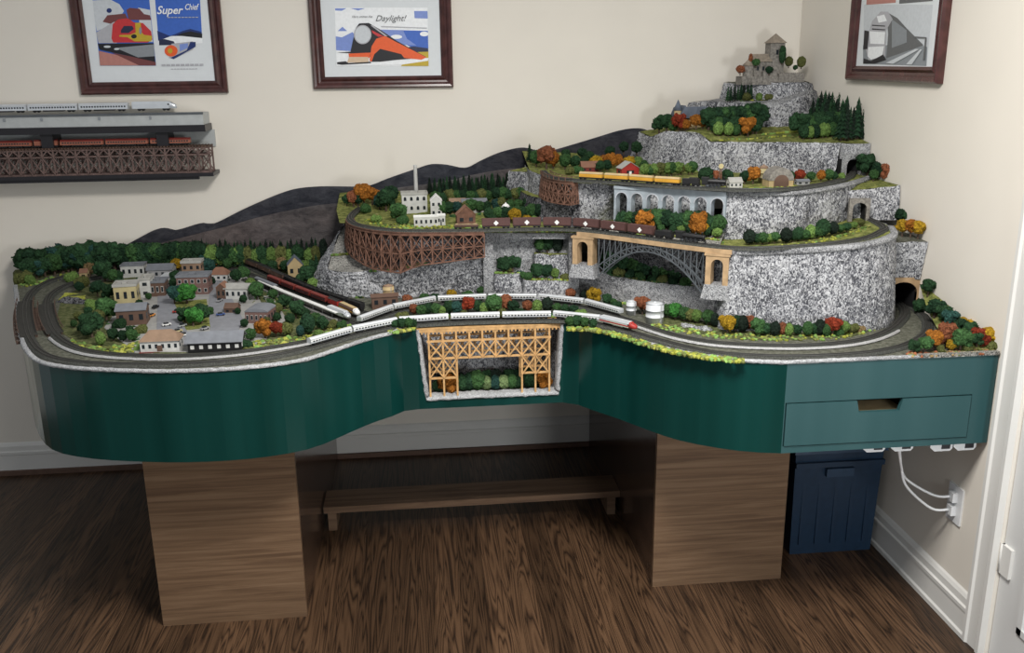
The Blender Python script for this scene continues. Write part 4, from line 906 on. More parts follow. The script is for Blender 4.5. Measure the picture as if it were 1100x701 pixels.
# ------------------------------------------------------------------ trestles and bridges
def trestle(label, path, d0, d1, ground, zdeck, mat, dmat, rail=False, name='trestle_bridge', step=.034, w=.03, layers=2):
    r = empty(name, path.at((d0+d1)/2), 0, label, 'bridge')
    n = max(2, int((d1-d0)/step)); P = [path.at(d0+(d1-d0)*i/n) for i in range(n+1)]; T = [path.dir(d0+(d1-d0)*i/n) for i in range(n+1)]
    dz = Vector((0, 0, zdeck)); mb = MB(); k = int((d1-d0)/.0055)
    for i in range(k):
        d = d0+(d1-d0)*(i+.5)/k; p = path.at(d)+dz; t = path.dir(d); mb.box(p, (.0035, w*1.12, .003), math.atan2(t.y, t.x))
    mb.build('deck', dmat, r, True)
    S = [Vector((t.y, -t.x, 0)).normalized() for t in T]
    for sd in (-1, 1):
        mb = MB()
        for i in range(n):
            for o_ in (.2, .42): mb.bar(P[i]+S[i]*sd*w*o_+dz-Vector((0, 0, .005)), P[i+1]+S[i+1]*sd*w*o_+dz-Vector((0, 0, .005)), .003, .007)
            if rail:
                mb.bar(P[i]+S[i]*sd*w*.6+dz+Vector((0, 0, .014)), P[i+1]+S[i+1]*sd*w*.6+dz+Vector((0, 0, .014)), .002, .002); mb.bar(P[i]+S[i]*sd*w*.6+dz, P[i]+S[i]*sd*w*.6+dz+Vector((0, 0, .014)), .002)
        mb.build('stringer', mat, r, True)
    GZ = [ground(p) for p in P]
    def pt(i, off, k, sp=.28):     # off in -1..1, k 0 top .. 1 bottom
        zt = P[i].z+zdeck-.009; z = zt+(GZ[i]-zt)*k; return Vector((P[i].x, P[i].y, 0))+S[i]*off*w*(.5+sp*k)+Vector((0, 0, z))
    for i in range(n+1):
        mb = MB()
        for o_ in (-1, -.35, .35, 1): mb.bar(pt(i, o_, 0), pt(i, o_, 1), .0036)
        for l in range(layers+1):
            k = l/layers*.97; mb.bar(pt(i, -1.1, k), pt(i, 1.1, k), .0032, .0038)
        for l in range(layers): mb.bar(pt(i, -1, l/layers), pt(i, 1, (l+1)/layers*.97), .0024); mb.bar(pt(i, 1, l/layers), pt(i, -1, (l+1)/layers*.97), .0024)
        mb.build('bent', mat, r, True)
    for sd in (-1, 1):
        mb = MB()
        for i in range(n):
            for l in range(layers):
                a, b = l/layers, (l+1)/layers*.97
                mb.bar(pt(i, sd*1.06, a), pt(i+1, sd*1.06, b), .0028); mb.bar(pt(i+1, sd*1.06, a), pt(i, sd*1.06, b), .0028)
            for l in range(layers+1): mb.bar(pt(i, sd*1.06, l/layers*.97), pt(i+1, sd*1.06, l/layers*.97), .0032, .004)
        mb.build('cross_bracing', mat, r, True)
    return r
def g1(p):
    pts = [(-.30, 1.085), (-.235, 1.03), (-.165, 1.004), (-.07, .998), (-.01, 1.028), (.22, 1.056)]
    x = p.x
    if p.y > 3.5: return 1.075
    for (a, za), (b, zb) in zip(pts, pts[1:]):
        if x <= b: return za+(zb-za)*max(0, (x-a))/(b-a)
    return pts[-1][1]
dA = L2P.near(G(374, 233, z=1.146)); dB = L2P.near(G(520, 246.2, z=1.146))
trestle('brown curved timber trestle below the factory on the left cliff', L2P, dA, dB, g1, -.005, 'brown_timber', 'brown_timber')
dA = L3P.near(G(587, 185, z=1.298)); dB = L3P.near(G(619, 192.6, z=1.298))
trestle('upper brown timber trestle carrying the tail of the yellow train', L3P, dA, dB, lambda p: 1.212, -.005, 'brown_timber', 'dark_timber', rail=True, step=.028)
# left end trestles over the gully (two, side by side)
for pth, a, b, lab in ((A, (28, 323), (31, 360), 'outer of two low brown trestles at the layout\'s left end'), (B, (50, 326), (60, 357), 'inner of two low brown trestles at the layout\'s left end')):
    trestle(lab, pth, pth.near(G(a[0], a[1], z=ZR)), pth.near(G(b[0], b[1], z=ZR)), lambda p: ZT-.012, .0012, 'dark_timber', 'tie', rail=True, step=.05, w=.044, layers=1)
# front timber bridge over the gorge
fb = empty('timber_bridge', (.2, 2.86, .65), 0, 'yellow timber lattice bridge across the gorge in the green front', 'bridge')
yf1 = 2.826
xs = [G(px, 380, y=yf1).x for px in (461, 476, 490.5, 504.5, 518.5, 532.5, 546.5, 560.5, 575, 590)]
def zb_(px, py): return G(px, py, y=yf1).z
zD = .884; zT = .868; zM = .795; zL = .735
xsA = [xs[0]-.05]+xs+[xs[-1]+.04]
YS = (yf1, yf1+.065); mb = MB()
for y in YS: mb.bar((xsA[0]+.0, y, zD), (xsA[-1], y, zD), .007, .011)
mb.b2(xsA[0], xsA[-1], yf1-.004, yf1+.07, zD+.004, zD+.008); mb.build('deck', 'yellow_timber', fb, True)
bays = len(xs)-1; low = (0, 1, 7, 8)
for y in YS:
    mb = MB()
    mb.bar((xs[0]-.006, y, zT-.02), (xs[-1]+.006, y, zT-.02), .0055, .006); mb.bar((xs[0], y, zM-.004), (xs[-1], y, zM-.004), .0055, .006)
    mb.bar((xs[0], y, zL-.01), (xs[2], y, zL-.01), .0055, .006); mb.bar((xs[7], y, zL-.004), (xs[9], y, zL-.004), .0055, .006); mb.build('chord', 'yellow_timber', fb, True)
    for i, x in enumerate(xs):
        zb = gz if i in (0, 1, 2, 7, 8, 9) else zM-.004
        MB().bar((x, y, zb), (x, y, zD-.005), .0058).build('post', 'yellow_timber', fb, True)
    mb = MB()
    for i in range(bays):
        for za, zz in ((zT-.022, zM-.003),)+(((zM-.006, zL-.008),) if i in low else ()): mb.bar((xs[i], y-.002, za), (xs[i+1], y-.002, zz), .0042); mb.bar((xs[i+1], y-.004, za), (xs[i], y-.004, zz), .0042)
    mb.build('cross_bracing', 'yellow_timber', fb, True)
mb = MB()
for x in xs: mb.bar((x, YS[0], zT-.02), (x, YS[1], zM), .0035); mb.bar((x, YS[1], zT-.02), (x, YS[0], zM), .0035); mb.bar((x, YS[0]-.01, zM-.004), (x, YS[1]+.01, zM-.004), .004)
k = 40
for i in range(k): x = xsA[0]+(xsA[-1]-xsA[0])*(i+.5)/k; mb.b2(x-.0025, x+.0025, yf1-.004, yf1+.07, zD-.011, zD-.006)
mb.build('sway_bracing', 'yellow_timber', fb, True)
# steel arch bridge on level 2
ab = empty('arch_bridge', (.74, 2.93, .96), 0, 'dark steel arch bridge with tan deck between two stone piers', 'bridge')
d0, d1 = L2P.near(G(620, 246, z=1.147)), L2P.near(G(786, 265, z=1.148)); n = 26
P = [L2P.at(d0+(d1-d0)*i/n) for i in range(n+1)]; S = [Vector((L2P.dir(d0+(d1-d0)*i/n).y, -L2P.dir(d0+(d1-d0)*i/n).x, 0)).normalized() for i in range(n+1)]
mb = MB()
for i in range(n):
    for sd in (-1, 1): mb.bar(P[i]+S[i]*sd*.02-Vector((0, 0, .011)), P[i+1]+S[i+1]*sd*.02-Vector((0, 0, .011)), .004, .014)
    mb.bar((P[i]+P[i+1])/2-Vector((0, 0, .007))+(S[i])*.02, (P[i]+P[i+1])/2-Vector((0, 0, .007))-S[i]*.02, (P[i+1]-P[i]).length, .004)
mb.build('deck', 'tan_stone', ab, True)
i0, i1 = 4, 22
def azl(i, hi=True):
    k = (i-i0)/(i1-i0); s = 4*k*(1-k); zt = P[i].z-.020
    return (1.035+(zt-1.035-.006)*s) if hi else (1.000+(zt-1.000-.022)*s)
for sd in (-1, 1):
    mb = MB()
    for i in range(i0, i1):
        a, b = P[i]+S[i]*sd*.017, P[i+1]+S[i+1]*sd*.017
        for h in (True, False): mb.bar((a.x, a.y, azl(i, h)), (b.x, b.y, azl(i+1, h)), .0035)
        mb.bar((a.x, a.y, azl(i, True)), (b.x, b.y, azl(i+1, False)), .002); mb.bar((a.x, a.y, azl(i, False)), (a.x, a.y, azl(i, True)), .002)
    mb.build('arch_rib', 'steel', ab, True)
    mb = MB()
    for i in range(i0, i1+1, 1):
        a = P[i]+S[i]*sd*.017; mb.bar((a.x, a.y, azl(i, True)), (a.x, a.y, P[i].z-.018), .0024)
        if i < i1: b = P[i+1]+S[i+1]*sd*.017; mb.bar((a.x, a.y, azl(i, True)), (b.x, b.y, P[i+1].z-.018), .0015)
    mb.build('spandrel', 'steel', ab, True)
def pier(c, t, zb, zt, w, d, nm='pier'):
    a = math.atan2(t.y, t.x); R = Matrix.Rotation(a, 3, 'Z'); mb = MB(); n = 10; ww = w*.26
    out = [(-w/2, 0), (w/2, 0), (w/2, zt-zb), (-w/2, zt-zb)]; hh = (zt-zb)*.82
    arch = [(ww, 0)]+[(ww*cos(pi*i/n), hh-ww+ww*sin(pi*i/n)) for i in range(n+1)]+[(-ww, 0)]
    poly = [(-w/2, 0), (-w/2, zt-zb), (w/2, zt-zb), (w/2, 0)]+arch; k = len(poly)
    V = lambda x, y, z: R @ Vector((x, y, 0))+Vector((c.x, c.y, zb+z))
    vs = [V(x, -d/2, z) for x, z in poly]+[V(x, d/2, z) for x, z in poly]
    mb.add(vs, [tuple(range(k))[::-1], tuple(range(k, 2*k))]+[(i, (i+1) % k, k+(i+1) % k, k+i) for i in range(k)])
    for z in (zt-zb-.004,): mb.box(V(0, 0, z), (w*1.12, d*1.12, .007), a)
    mb.build(nm, 'tan_stone', ab, True)
    MB().box((c.x, c.y, zb-.02), (w*1.3, d*1.4, .045), a, 0, .8).build('pier_base', 'rock_fine', ab, True)
pier(P[1], L2P.dir(d0), 1.03, P[1].z-.018, .072, .045); pier(P[24], L2P.dir(d1), 1.03, P[24].z-.018, .07, .045)
# upper stone viaduct
va = empty('stone_viaduct', (.83, 3.05, 1.13), 0, 'grey blue stone viaduct with round arches under the yellow train', 'bridge')
a_, b_ = G(662, 198, z=1.288), G(782, 205, z=1.288); t = (b_-a_); Lv = t.length; t.normalize(); ang = math.atan2(t.y, t.x); R = Matrix.Rotation(ang, 3, 'Z')
na = 7; pitch = Lv/na; poly = []; Hh = 1.288-1.13
mb = MB(); dth = .034
def Vv(x, y, z): return R @ Vector((x, y, 0))+Vector((a_.x, a_.y, 1.13+z))
low_ = []
for i in range(na):
    c = pitch*(i+.5); r_ = pitch*.36; low_ += [(pitch*i, 0), (c-r_, 0)]+[(c-r_*cos(pi*k/10), Hh-.022-r_+r_*sin(pi*k/10)) for k in range(11)]+[(c+r_, 0)]
low_ += [(Lv, 0)]; poly = [(0, Hh), (0, 0)]+low_[1:]+[(Lv, Hh)]; k = len(poly)
vs = [Vv(x, -dth/2, z) for x, z in poly]+[Vv(x, dth/2, z) for x, z in poly]
mb.add(vs, [tuple(range(k)), tuple(range(k, 2*k))[::-1]]+[(i, (i+1) % k, k+(i+1) % k, k+i) for i in range(k)]); mb.build('arcade', 'grey_blue_stone', va, True)
mb = MB(); mb.add([Vv(0, -dth*.62, Hh-.01), Vv(Lv, -dth*.62, Hh-.01), Vv(Lv, dth*.62, Hh-.01), Vv(0, dth*.62, Hh-.01), Vv(0, -dth*.62, Hh), Vv(Lv, -dth*.62, Hh), Vv(Lv, dth*.62, Hh), Vv(0, dth*.62, Hh)], [(3, 2, 1, 0), (4, 5, 6, 7), (0, 1, 5, 4), (1, 2, 6, 5), (2, 3, 7, 6), (3, 0, 4, 7)]); mb.build('cornice', 'grey_blue_stone', va, True)
mb = MB()
for i in range(na):
    c = pitch*(i+.5); r_ = pitch*.36
    for k in range(10):
        q = [(c-rr*cos(pi*kk/10), Hh-.022-r_+rr*sin(pi*kk/10)) for rr, kk in ((r_, k), (r_*1.18, k), (r_*1.18, k+1), (r_, k+1))]
        mb.add([Vv(x, -dth/2-.0012, z) for x, z in q], [(0, 1, 2, 3)])
mb.build('arch_ring', 'concrete', va, True, fix=False)

# ------------------------------------------------------------------ trains on the layout
def row(proto, path, ds, L, labels, cat, group, **k):
    for i, d in enumerate(ds):
        o = proto if i == 0 else copy_tree(proto); on_path(o, path, d, L, labels[i], cat, group, **k)
# outer silver train
ds = []; cuts = [331, 385, 445, 505, 565, 622, 664]
dd = [A.near(G(px, 347 if px > 440 else 372-(px-331)*.25, z=ZR)) for px in cuts]
Ls = .176; d_ = dd[0]+Ls/2; proto = passenger(Ls, 'silver', 'silver_roof')
bay = ['second', 'third', 'fourth', 'fifth', 'sixth']
npc = 6; labs = ['tail silver passenger car of the outer train right of the station', 'second silver car from the tail of the outer train', 'silver passenger car of the outer train at the bridge\'s left end', 'silver passenger car of the outer train over the middle of the timber bridge', 'silver passenger car of the outer train past the bridge\'s right end', 'silver passenger car coupled directly behind the red nosed engine']
endd = A.near(G(684, 357.5, z=ZR)); Le = .14; span = endd-Le-dd[0]; L_ = span/npc
proto2 = passenger(L_-.003, 'silver', 'silver_roof', 'white'); bpy.data.objects.remove(proto2) if False else None
for o in list(proto.children): bpy.data.objects.remove(o)
bpy.data.objects.remove(proto)
row(proto2, A, [dd[0]+L_*(i+.5) for i in range(npc)], L_, labs, 'train car', 'silver cars of the outer train')
o = diesel(Le, 'silver', 'silver_roof', 'red_paint', 'red_paint'); on_path(o, A, endd-Le/2, Le, 'silver engine with a red nose leading the outer passenger train', 'locomotive')
# inner silver train
s0, s1 = B.near(G(387, 348.5, z=ZR)), B.near(G(668, 340, z=ZR)); npc = max(4, round((s1-s0)/.178)); L_ = (s1-s0)/npc
labs = ['%s from the left of the silver cars on the inner track' % ORD[i].capitalize().lower() for i in range(npc)]
row(passenger(L_-.003, 'silver', 'silver_roof', 'white'), B, [s0+L_*(i+.5) for i in range(npc)], L_, labs, 'train car', 'silver cars of the inner train')
# yard trains
s0, s1 = C1.near(G(290, 302, z=ZR)), C1.near(G(353, 327.5, z=ZR)); npc = 4; L_ = (s1-s0)/npc
row(passenger(L_-.003, 'maroon', 'maroon', None, .02), C1, [s0+L_*(i+.5) for i in range(npc)], L_, ['%s dark red passenger car from the back on the yard track' % ORD[i] for i in range(npc)], 'train car', 'dark red cars in the yard')
o = boxcar(.075, 'red_paint', 'black'); on_path(o, C1, s1+.045, .075, 'short bright red car between the dark red cars and the diesel', 'train car')
o = diesel(.13, 'brown_paint', 'tan_paint', 'white', 'yellow_paint'); on_path(o, C1, s1+.155, .13, 'brown and yellow yard diesel with a white nose', 'locomotive')
s0, s1 = C2.near(G(308, 303.5, z=ZR)), C2.near(G(392, 335, z=ZR)); npc = 6; L_ = (s1-s0)/npc
row(hopper(L_-.004, 'black', logo=False), C2, [s0+L_*(i+.5) for i in range(npc)], L_, ['%s black coal car from the back in the yard by the rocks' % ORD[i] for i in range(npc)], 'train car', 'black coal cars in the yard')
s1 = s0; s0 = C2.near(G(262, 285, z=ZR)); npc = max(2, round((s1-s0)/.13)); L_ = (s1-s0)/npc
row(boxcar(L_-.004, 'brown_paint', 'black'), C2, [s0+L_*(i+.5) for i in range(npc)], L_, ['%s dark brown box car from the far end of the yard' % ORD[i] for i in range(npc)], 'train car', 'dark box cars at the far end of the yard')
o = passenger(.17, 'black', 'grey_roof'); on_path(o, C0, C0.near(G(286, 309, z=ZR)), .17, 'dark passenger car on the near yard track below the platform roof', 'train car')
o = diesel(.13, 'silver', 'silver_roof', 'silver'); on_path(o, C0, C0.near(G(366, 341, z=ZR)), .13, 'silver rounded engine at the end of the near yard track', 'locomotive')
# freight train, middle level
s0, s1 = L2P.near(G(515, 246.3, z=1.147)), L2P.near(G(704, 255.6, z=1.147)); npc = 6; L_ = (s1-s0)/npc
labs = ['last brown hopper car of the freight train with white diamond mark', 'second from last brown hopper car with white diamond on the middle level', 'third from last brown hopper car with white diamond on the middle level', 'fourth from last brown hopper car with white diamond on the middle level', 'second brown hopper car behind the tender on the arch bridge', 'first brown hopper car behind the tender on the arch bridge']
row(hopper(L_-.003, 'hopper_brown', load='hopper_brown', ht=.034), L2P, [s0+L_*(i+.5) for i in range(npc)], L_, labs, 'train car', 'brown diamond hopper cars')
o = tender(.06); on_path(o, L2P, s1+.034, .06, 'black coal tender on the steel arch bridge', 'tender'); o = steam(.11); on_path(o, L2P, s1+.125, .11, 'black steam locomotive on the steel arch bridge', 'locomotive')
s0c = s0; o = hopper(.085, 'brown_paint', logo=False, load='tan_paint', ht=.016, name='flat_car'); on_path(o, L2P, s0-.048, .085, 'low brown flat car with timber load at the tail of the freight train', 'train car')
# yellow train, upper level
cuts = [622, 642.5, 671, 700, 731]; labs = ['last yellow coach of the upper train beside the trestle', 'third yellow coach behind the engine of the upper train', 'second yellow coach behind the engine in front of the red barn', 'yellow coach coupled to the black tender of the upper train']
dd = [L3P.near(G(px, 193+(px-622)*.066, z=1.298)) for px in cuts]; Lm = (dd[-1]-dd[0])/4
row(passenger(Lm-.004, 'yellow_paint', 'tan_paint', None, .019, .0275, 'yellow_paint'), L3P, [dd[0]+Lm*(i+.5) for i in range(4)], Lm, labs, 'train car', 'yellow coaches on the upper level')
o = tender(.055); on_path(o, L3P, dd[-1]+.032, .055, 'black tender behind the last viaduct engine ahead of the yellow coaches', 'tender'); o = steam(.085); on_path(o, L3P, dd[-1]+.105, .085, 'black steam locomotive at the right end of the stone viaduct', 'locomotive')

# ------------------------------------------------------------------ ground snapping
_v = []; _f = []
for vs, fs in TERR:
    o = len(_v); _v += vs; _f += [[i+o for i in f] for f in fs]
BVH = BVHTree.FromPolygons([tuple(v) for v in _v], _f)
def snap(p, up=.06, down=.2):
    h = BVH.ray_cast(Vector((p.x, p.y, p.z+up)), Vector((0, 0, -1)), up+down)
    return Vector((p.x, p.y, h[0].z)) if h[0] else Vector(p)
def snap2(p):
    for up, dn in ((.035, .14), (.30, .3)):
        h = BVH.ray_cast(Vector((p.x, p.y, p.z+up)), Vector((0, 0, -1)), up+dn)
        if h[0]: return Vector((p.x, p.y, h[0].z))
    return Vector(p)
def place(px, py, lev):
    if isinstance(lev, tuple):          # the vertical plane over a ground line
        x0, y0, x1, y1 = lev; n = Vector((y1-y0, x0-x1, 0)); d = ray(px, py); t = (Vector((x0, y0, 0))-CAM).dot(n)/d.dot(n); return snap2(CAM+d*t)
    if isinstance(lev, str) and lev[0] == 'x': return snap2(G(px, py, x=float(lev[1:])))
    p = G(px, py, y=float(lev[1:])) if isinstance(lev, str) else G(px, py, z=lev)
    if p.y > 3.83: p = G(px, py, y=3.83)
    if not isinstance(lev, str) and lev < .91: return Vector((p.x, p.y, ZT))
    return snap2(p)
def dist(p): return (Vector(p)-CAM).dot(RF)

groundmat('meadow', [(.30, (.035, .045, .02)), (.46, (.085, .10, .04)), (.6, (.16, .165, .075)), (.74, (.25, .245, .17))], 60)
# ------------------------------------------------------------------ town surface
def patch(name, label, pts, mat, z=.0008, lev=ZT, cat='road'):
    P = [G(a, b, z=lev) for a, b in pts]; mb = MB(); n = len(P); c = sum(P, Vector())/n
    mb.add([p+Vector((0, 0, z)) for p in P]+[p+(p-c)*.01-Vector((0, 0, .004)) for p in P], [tuple(range(n))]+[(i, (i+1) % n, n+(i+1) % n, n+i) for i in range(n)])
    r = mb.build(name, mat); return tag(r, label, cat)
LT = ZT+.002
patch('meadow', 'green meadow around the town inside the left loop of track', [(66, 322), (80, 312), (110, 303), (150, 296), (250, 293), (292, 315), (335, 337), (368, 352), (340, 360), (295, 369), (240, 376.5), (180, 379), (122, 376.5), (88, 370), (68, 358), (60, 345)], 'meadow', .0015, ZT, 'ground')
patch('meadow', 'green verge behind the far left corner of track', [(17, 318), (22, 306), (60, 294), (120, 285), (120, 276), (30, 276), (14, 292)], 'meadow', .0015, ZT, 'ground')
patch('meadow', 'green verge behind the yard below the long dark hill', [(165, 284), (350, 279), (338, 300), (345, 312), (320, 300), (270, 283)], 'meadow', .0015, ZT, 'ground')
patch('meadow', 'green strip between the drum foot and the inner track', [(690, 336), (740, 343), (800, 352), (870, 356), (930, 352), (950, 344), (945, 352), (915, 361), (854, 365), (778, 363), (735, 356), (700, 345)], 'meadow', .0015, ZT, 'ground')
patch('gully', 'dark brown gully floor under the left end trestles', [(22, 330), (58, 330), (66, 352), (28, 356)], 'dark_timber', .001, ZT, 'gully')
patch('town_ground', 'pale paved ground under the town houses', [(112, 352), (150, 300), (215, 290), (262, 292), (292, 345), (285, 368), (205, 378), (145, 378)], 'pavement', .003, ZT, 'ground')
patch('street', 'grey street running down the left side of the town square', [(170, 304), (184, 304), (206, 372), (168, 372)], 'asphalt', .0045)
patch('street', 'grey street down the right side of the town behind the grey station', [(226, 300), (238, 300), (262, 345), (255, 358), (226, 356), (224, 330)], 'asphalt', .0045)
patch('town_square', 'grassy park plot in the middle of the town', [(187, 325), (222, 322), (226, 352), (200, 355)], 'grass', .005, ZT, 'park')
patch('yard_path', 'pale grey concrete path right of the brick building with arches', [(283, 318), (291, 316), (308, 343), (300, 349)], 'pavement', .004, ZT, 'path')

# ------------------------------------------------------------------ buildings
def building(name, label, cat, px, py, lev, wpx, dpx, hpx, rz=0, wall='white_wall', roof='grey_roof', rk='flat', rh=.35, nx=0, ny=1, side=2, win='dark_glass', door=None, base=None, chim=None, arched=False, frame=None):
    p = place(px, py, lev); s = dist(p)/F; w, d, h = wpx*s, dpx*s, hpx*s*1.04
    r = empty(name, p, rz, label, cat); H_ = h
    MB().b2(-w/2, w/2, 0, d, -.004, h).build('walls', wall, r)
    if base: MB().b2(-w*.54, w*.54, -d*.06, d*1.04, -.004, h*.07).build('base', base, r)
    ov = .04*w; mb = MB(); t = max(.0012, h*.04)
    if rk == 'flat':
        mb.b2(-w/2-t, w/2+t, -t, d+t, h, h+t)
        for a in ((-w/2-t, w/2+t, -t, 0), (-w/2-t, w/2+t, d, d+t), (-w/2-t, -w/2, 0, d), (w/2, w/2+t, 0, d)): mb.b2(*a, h+t, h+t*3.2)
        mb.b2(-w*.15, w*.05, d*.4, d*.65, h+t, h+t*4)
    elif rk == 'gx':      # ridge along x
        q = rh*d; mb.xprism([(-ov, h-t), (-ov, h+t*.3), (d/2, h+q), (d+ov, h+t*.3), (d+ov, h-t), (d/2, h+q-t*1.6)], -w/2-ov, w/2+ov)
        MB().xprism([(0.0005, h), (d-.0005, h), (d/2, h+q-t*1.5)], -w/2, w/2).build('gable', wall, r)
    elif rk == 'gy':
        q = rh*w; mb.yprism([(-w/2-ov, h-t), (-w/2-ov, h+t*.3), (0, h+q), (w/2+ov, h+t*.3), (w/2+ov, h-t), (0, h+q-t*1.6)], -ov, d+ov)
        MB().yprism([(-w/2, h), (w/2, h), (0, h+q-t*1.5)], 0.0005, d-.0005).build('gable', wall, r)
    elif rk == 'hip':
        q = rh*d; a, b, c, e = -w/2-ov, w/2+ov, -ov, d+ov; i_ = min(w, d)*.45
        mb.add([(a, c, h), (b, c, h), (b, e, h), (a, e, h), (a+i_, d/2, h+q), (b-i_, d/2, h+q)], [(0, 1, 5, 4), (1, 2, 5), (2, 3, 4, 5), (3, 0, 4), (3, 2, 1, 0)])
    elif rk == 'barrel':
        n = 10; mb.yprism([(-w/2*cos(pi*i/n)*1.03, h+rh*w*sin(pi*i/n)) for i in range(n+1)], -ov*.5, d+ov*.5)
    mb.build('roof', roof, r)
    if nx:
        for j in range(ny):
            zc = h*(j+.55)/ny; wh = h/ny*.36
            for i in range(nx):
                x = -w/2+w*(i+.5)/nx; ww = w/nx*.42; mb = MB()
                if arched: mb.yprism([(x-ww/2, zc-wh/2), (x+ww/2, zc-wh/2)]+[(x+ww/2*cos(pi*k/6), zc+wh*.25+ww/2*sin(pi*k/6)) for k in range(7)], -.0006, .002)
                else: mb.b2(x-ww/2, x+ww/2, -.0006, .002, zc-wh/2, zc+wh/2)
                wo = mb.build('window', win, r)
                if frame: MB().b2(x-ww*.62, x+ww*.62, -.0003, .002, zc-wh*.6, zc+wh*.6).build('window_frame', frame, wo)
            for i in range(side):
                y = d*(i+.5)/side; ww = d/side*.4; sx_ = 1 if px < 520 else -1
                MB().b2(sx_*w/2-.0006 if sx_ > 0 else -w/2-.0006, sx_*w/2+.0006, y-ww/2, y+ww/2, zc-wh/2, zc+wh/2).build('window', win, r)
    if door: MB().b2(-w*.07, w*.07, -.001, .001, 0, h/ny*.62).build('door', door, r)
    if chim:
        for cx, cy, cw, ch, cm in chim: MB().b2(cx*w-cw*w/2, cx*w+cw*w/2, cy*d-cw*w/2, cy*d+cw*w/2, h*.9, h+ch*h).build('chimney', cm, r)
    return r, w, d, h
Bd = building
Bd('town_house', 'cream yellow flat roofed building at the left of the town', 'building', 136, 327, LT, 23, 22, 20, .12, 'cream', 'pale_roof', 'flat', 0, 3, 1, 2)
Bd('brown_shop', 'brown shop with grey roof in front of the cream yellow building', 'building', 142, 349, LT, 30, 22, 17, .1, 'brown_paint', 'grey_roof', 'gx', .25, 3, 1, 2)
Bd('white_store', 'pale narrow two storey store at the back left of the street', 'building', 157, 319, LT, 11, 22, 19, .05, 'white_wall', 'pale_roof', 'flat', 0, 1, 2, 2)
Bd('brick_store', 'grey brown store attached right of the pale narrow store', 'building', 170, 318, LT, 15, 22, 15, .05, 'brown_paint', 'grey_roof', 'flat', 0, 3, 1, 2, frame='white_wall')
Bd('grey_house', 'grey flat roofed house among the back left trees', 'house', 143, 297, LT, 24, 16, 12, .05, 'white_wall', 'grey_roof', 'flat', 0, 4, 1, 2)
Bd('long_shed', 'long low shed with pale grey roof behind the town street', 'shed', 172, 298, LT, 26, 18, 9, 0, 'grey_paint', 'grey_roof', 'gx', .3, 4, 1, 2)
Bd('bank', 'white building with dome roof behind the green square trees', 'building', 179, 305, LT, 12, 10, 8, 0, 'white_wall', 'silver_roof', 'barrel', .3, 3, 1, 2)
Bd('brick_block', 'dark red brick three storey block in the middle of the town', 'building', 208, 316, LT, 33, 20, 19, 0, 'brick', 'grey_roof', 'flat', 0, 5, 2, 2, frame='white_wall', door='dark_glass')
Bd('tall_block', 'taller building with pale pink walls behind the brick block', 'building', 207, 302, LT, 20, 14, 20, 0, 'tan_roof', 'pale_roof', 'flat', 0, 3, 2, 2)
Bd('red_roof_house', 'small white house with reddish roof right of the brick block', 'house', 235, 301, LT, 19, 14, 7, -.1, 'white_wall', 'rust_roof', 'hip', .5, 3, 1, 2)
Bd('warehouse', 'building with wide pale white roof behind the arched brick depot', 'warehouse', 254, 321, LT, 25, 20, 12, -.15, 'white_wall', 'pale_roof', 'gx', .2, 4, 1, 2)
Bd('brick_depot', 'red brick depot with arched windows and grey barrel roof', 'building', 276, 347, LT, 25, 26, 13, -.2, 'brick', 'grey_roof', 'barrel', .16, 5, 1, 3, arched=True, frame='pale_roof')
Bd('wood_shack', 'brown wooden shack beside the wide pale roofed warehouse', 'shack', 238, 321, LT, 10, 14, 13, -.15, 'brown_paint', 'rust_roof', 'gy', .5, 2, 1, 1)
Bd('wood_shack', 'low brown lumber shack in front of the pale roofed warehouse', 'shack', 248, 336, LT, 14, 12, 6, -.15, 'brown_paint', 'brown_paint', 'gx', .4, 2, 1, 1)
Bd('station', 'white station with reddish tan roof and porch posts by the front track', 'station', 172, 377, LT, 40, 22, 12, .02, 'white_wall', 'tan_roof', 'hip', .45, 6, 1, 2, base='maroon', door='brown_paint')
r, w, d, h = Bd('station', 'long green station with slate grey roof and small red chimney', 'station', 231, 377, LT, 56, 24, 11, 0, 'black', 'grey_roof', 'gx', .38, 6, 1, 2, win='white_wall', chim=((.1, .5, .05, .55, 'red_paint'),))
Bd('far_house', 'house with steep grey roof by the yard beneath the far conifers', 'house', 318, 297, LT, 16, 14, 13, .15, 'tan_paint', 'slate_roof', 'gy', .6, 2, 1, 1)
Bd('hut', 'small tan hut beside the back left track', 'hut', 90, 299, LT, 8, 8, 7, 0, 'tan_paint', 'rust_roof', 'gx', .5, 1, 1, 1)
Bd('mine_shed', 'dark brown shed below the left rock cliff', 'shed', 414, 331, ZT, 28, 12, 13, .1, 'brown_paint', 'brown_paint', 'gx', .2, 3, 1, 1)
# platform canopy in the yard
pc_ = empty('platform_canopy', G(320, 316, z=ZT), 0, 'long narrow white platform canopy between the yard tracks', 'canopy')
cpth = Path([G(279, 300.5, z=ZT+.03), G(303, 311.5, z=ZT+.03), G(362, 335, z=ZT+.03)], False); mb = MB(); k = 18
for i in range(k): mb.bar(cpth.at(cpth.len*i/k)-Vector((0, 0, 0)), cpth.at(cpth.len*(i+1)/k), .017, .0025)
mb.build('roof', 'white', pc_, True)
for i in range(1, k, 2): p = cpth.at(cpth.len*i/k); MB().bar(p-Vector((0, 0, .03)), p, .002).build('post', 'grey_paint', pc_, True)
mb = MB(); mb.bar(cpth.at(0)-Vector((0, 0, .026)), cpth.at(cpth.len*.2)-Vector((0, 0, .026)), .02, .006); mb.bar(cpth.at(cpth.len*.2)-Vector((0, 0, .026)), cpth.at(cpth.len)-Vector((0, 0, .026)), .02, .006); mb.build('platform', 'pavement', pc_, True)
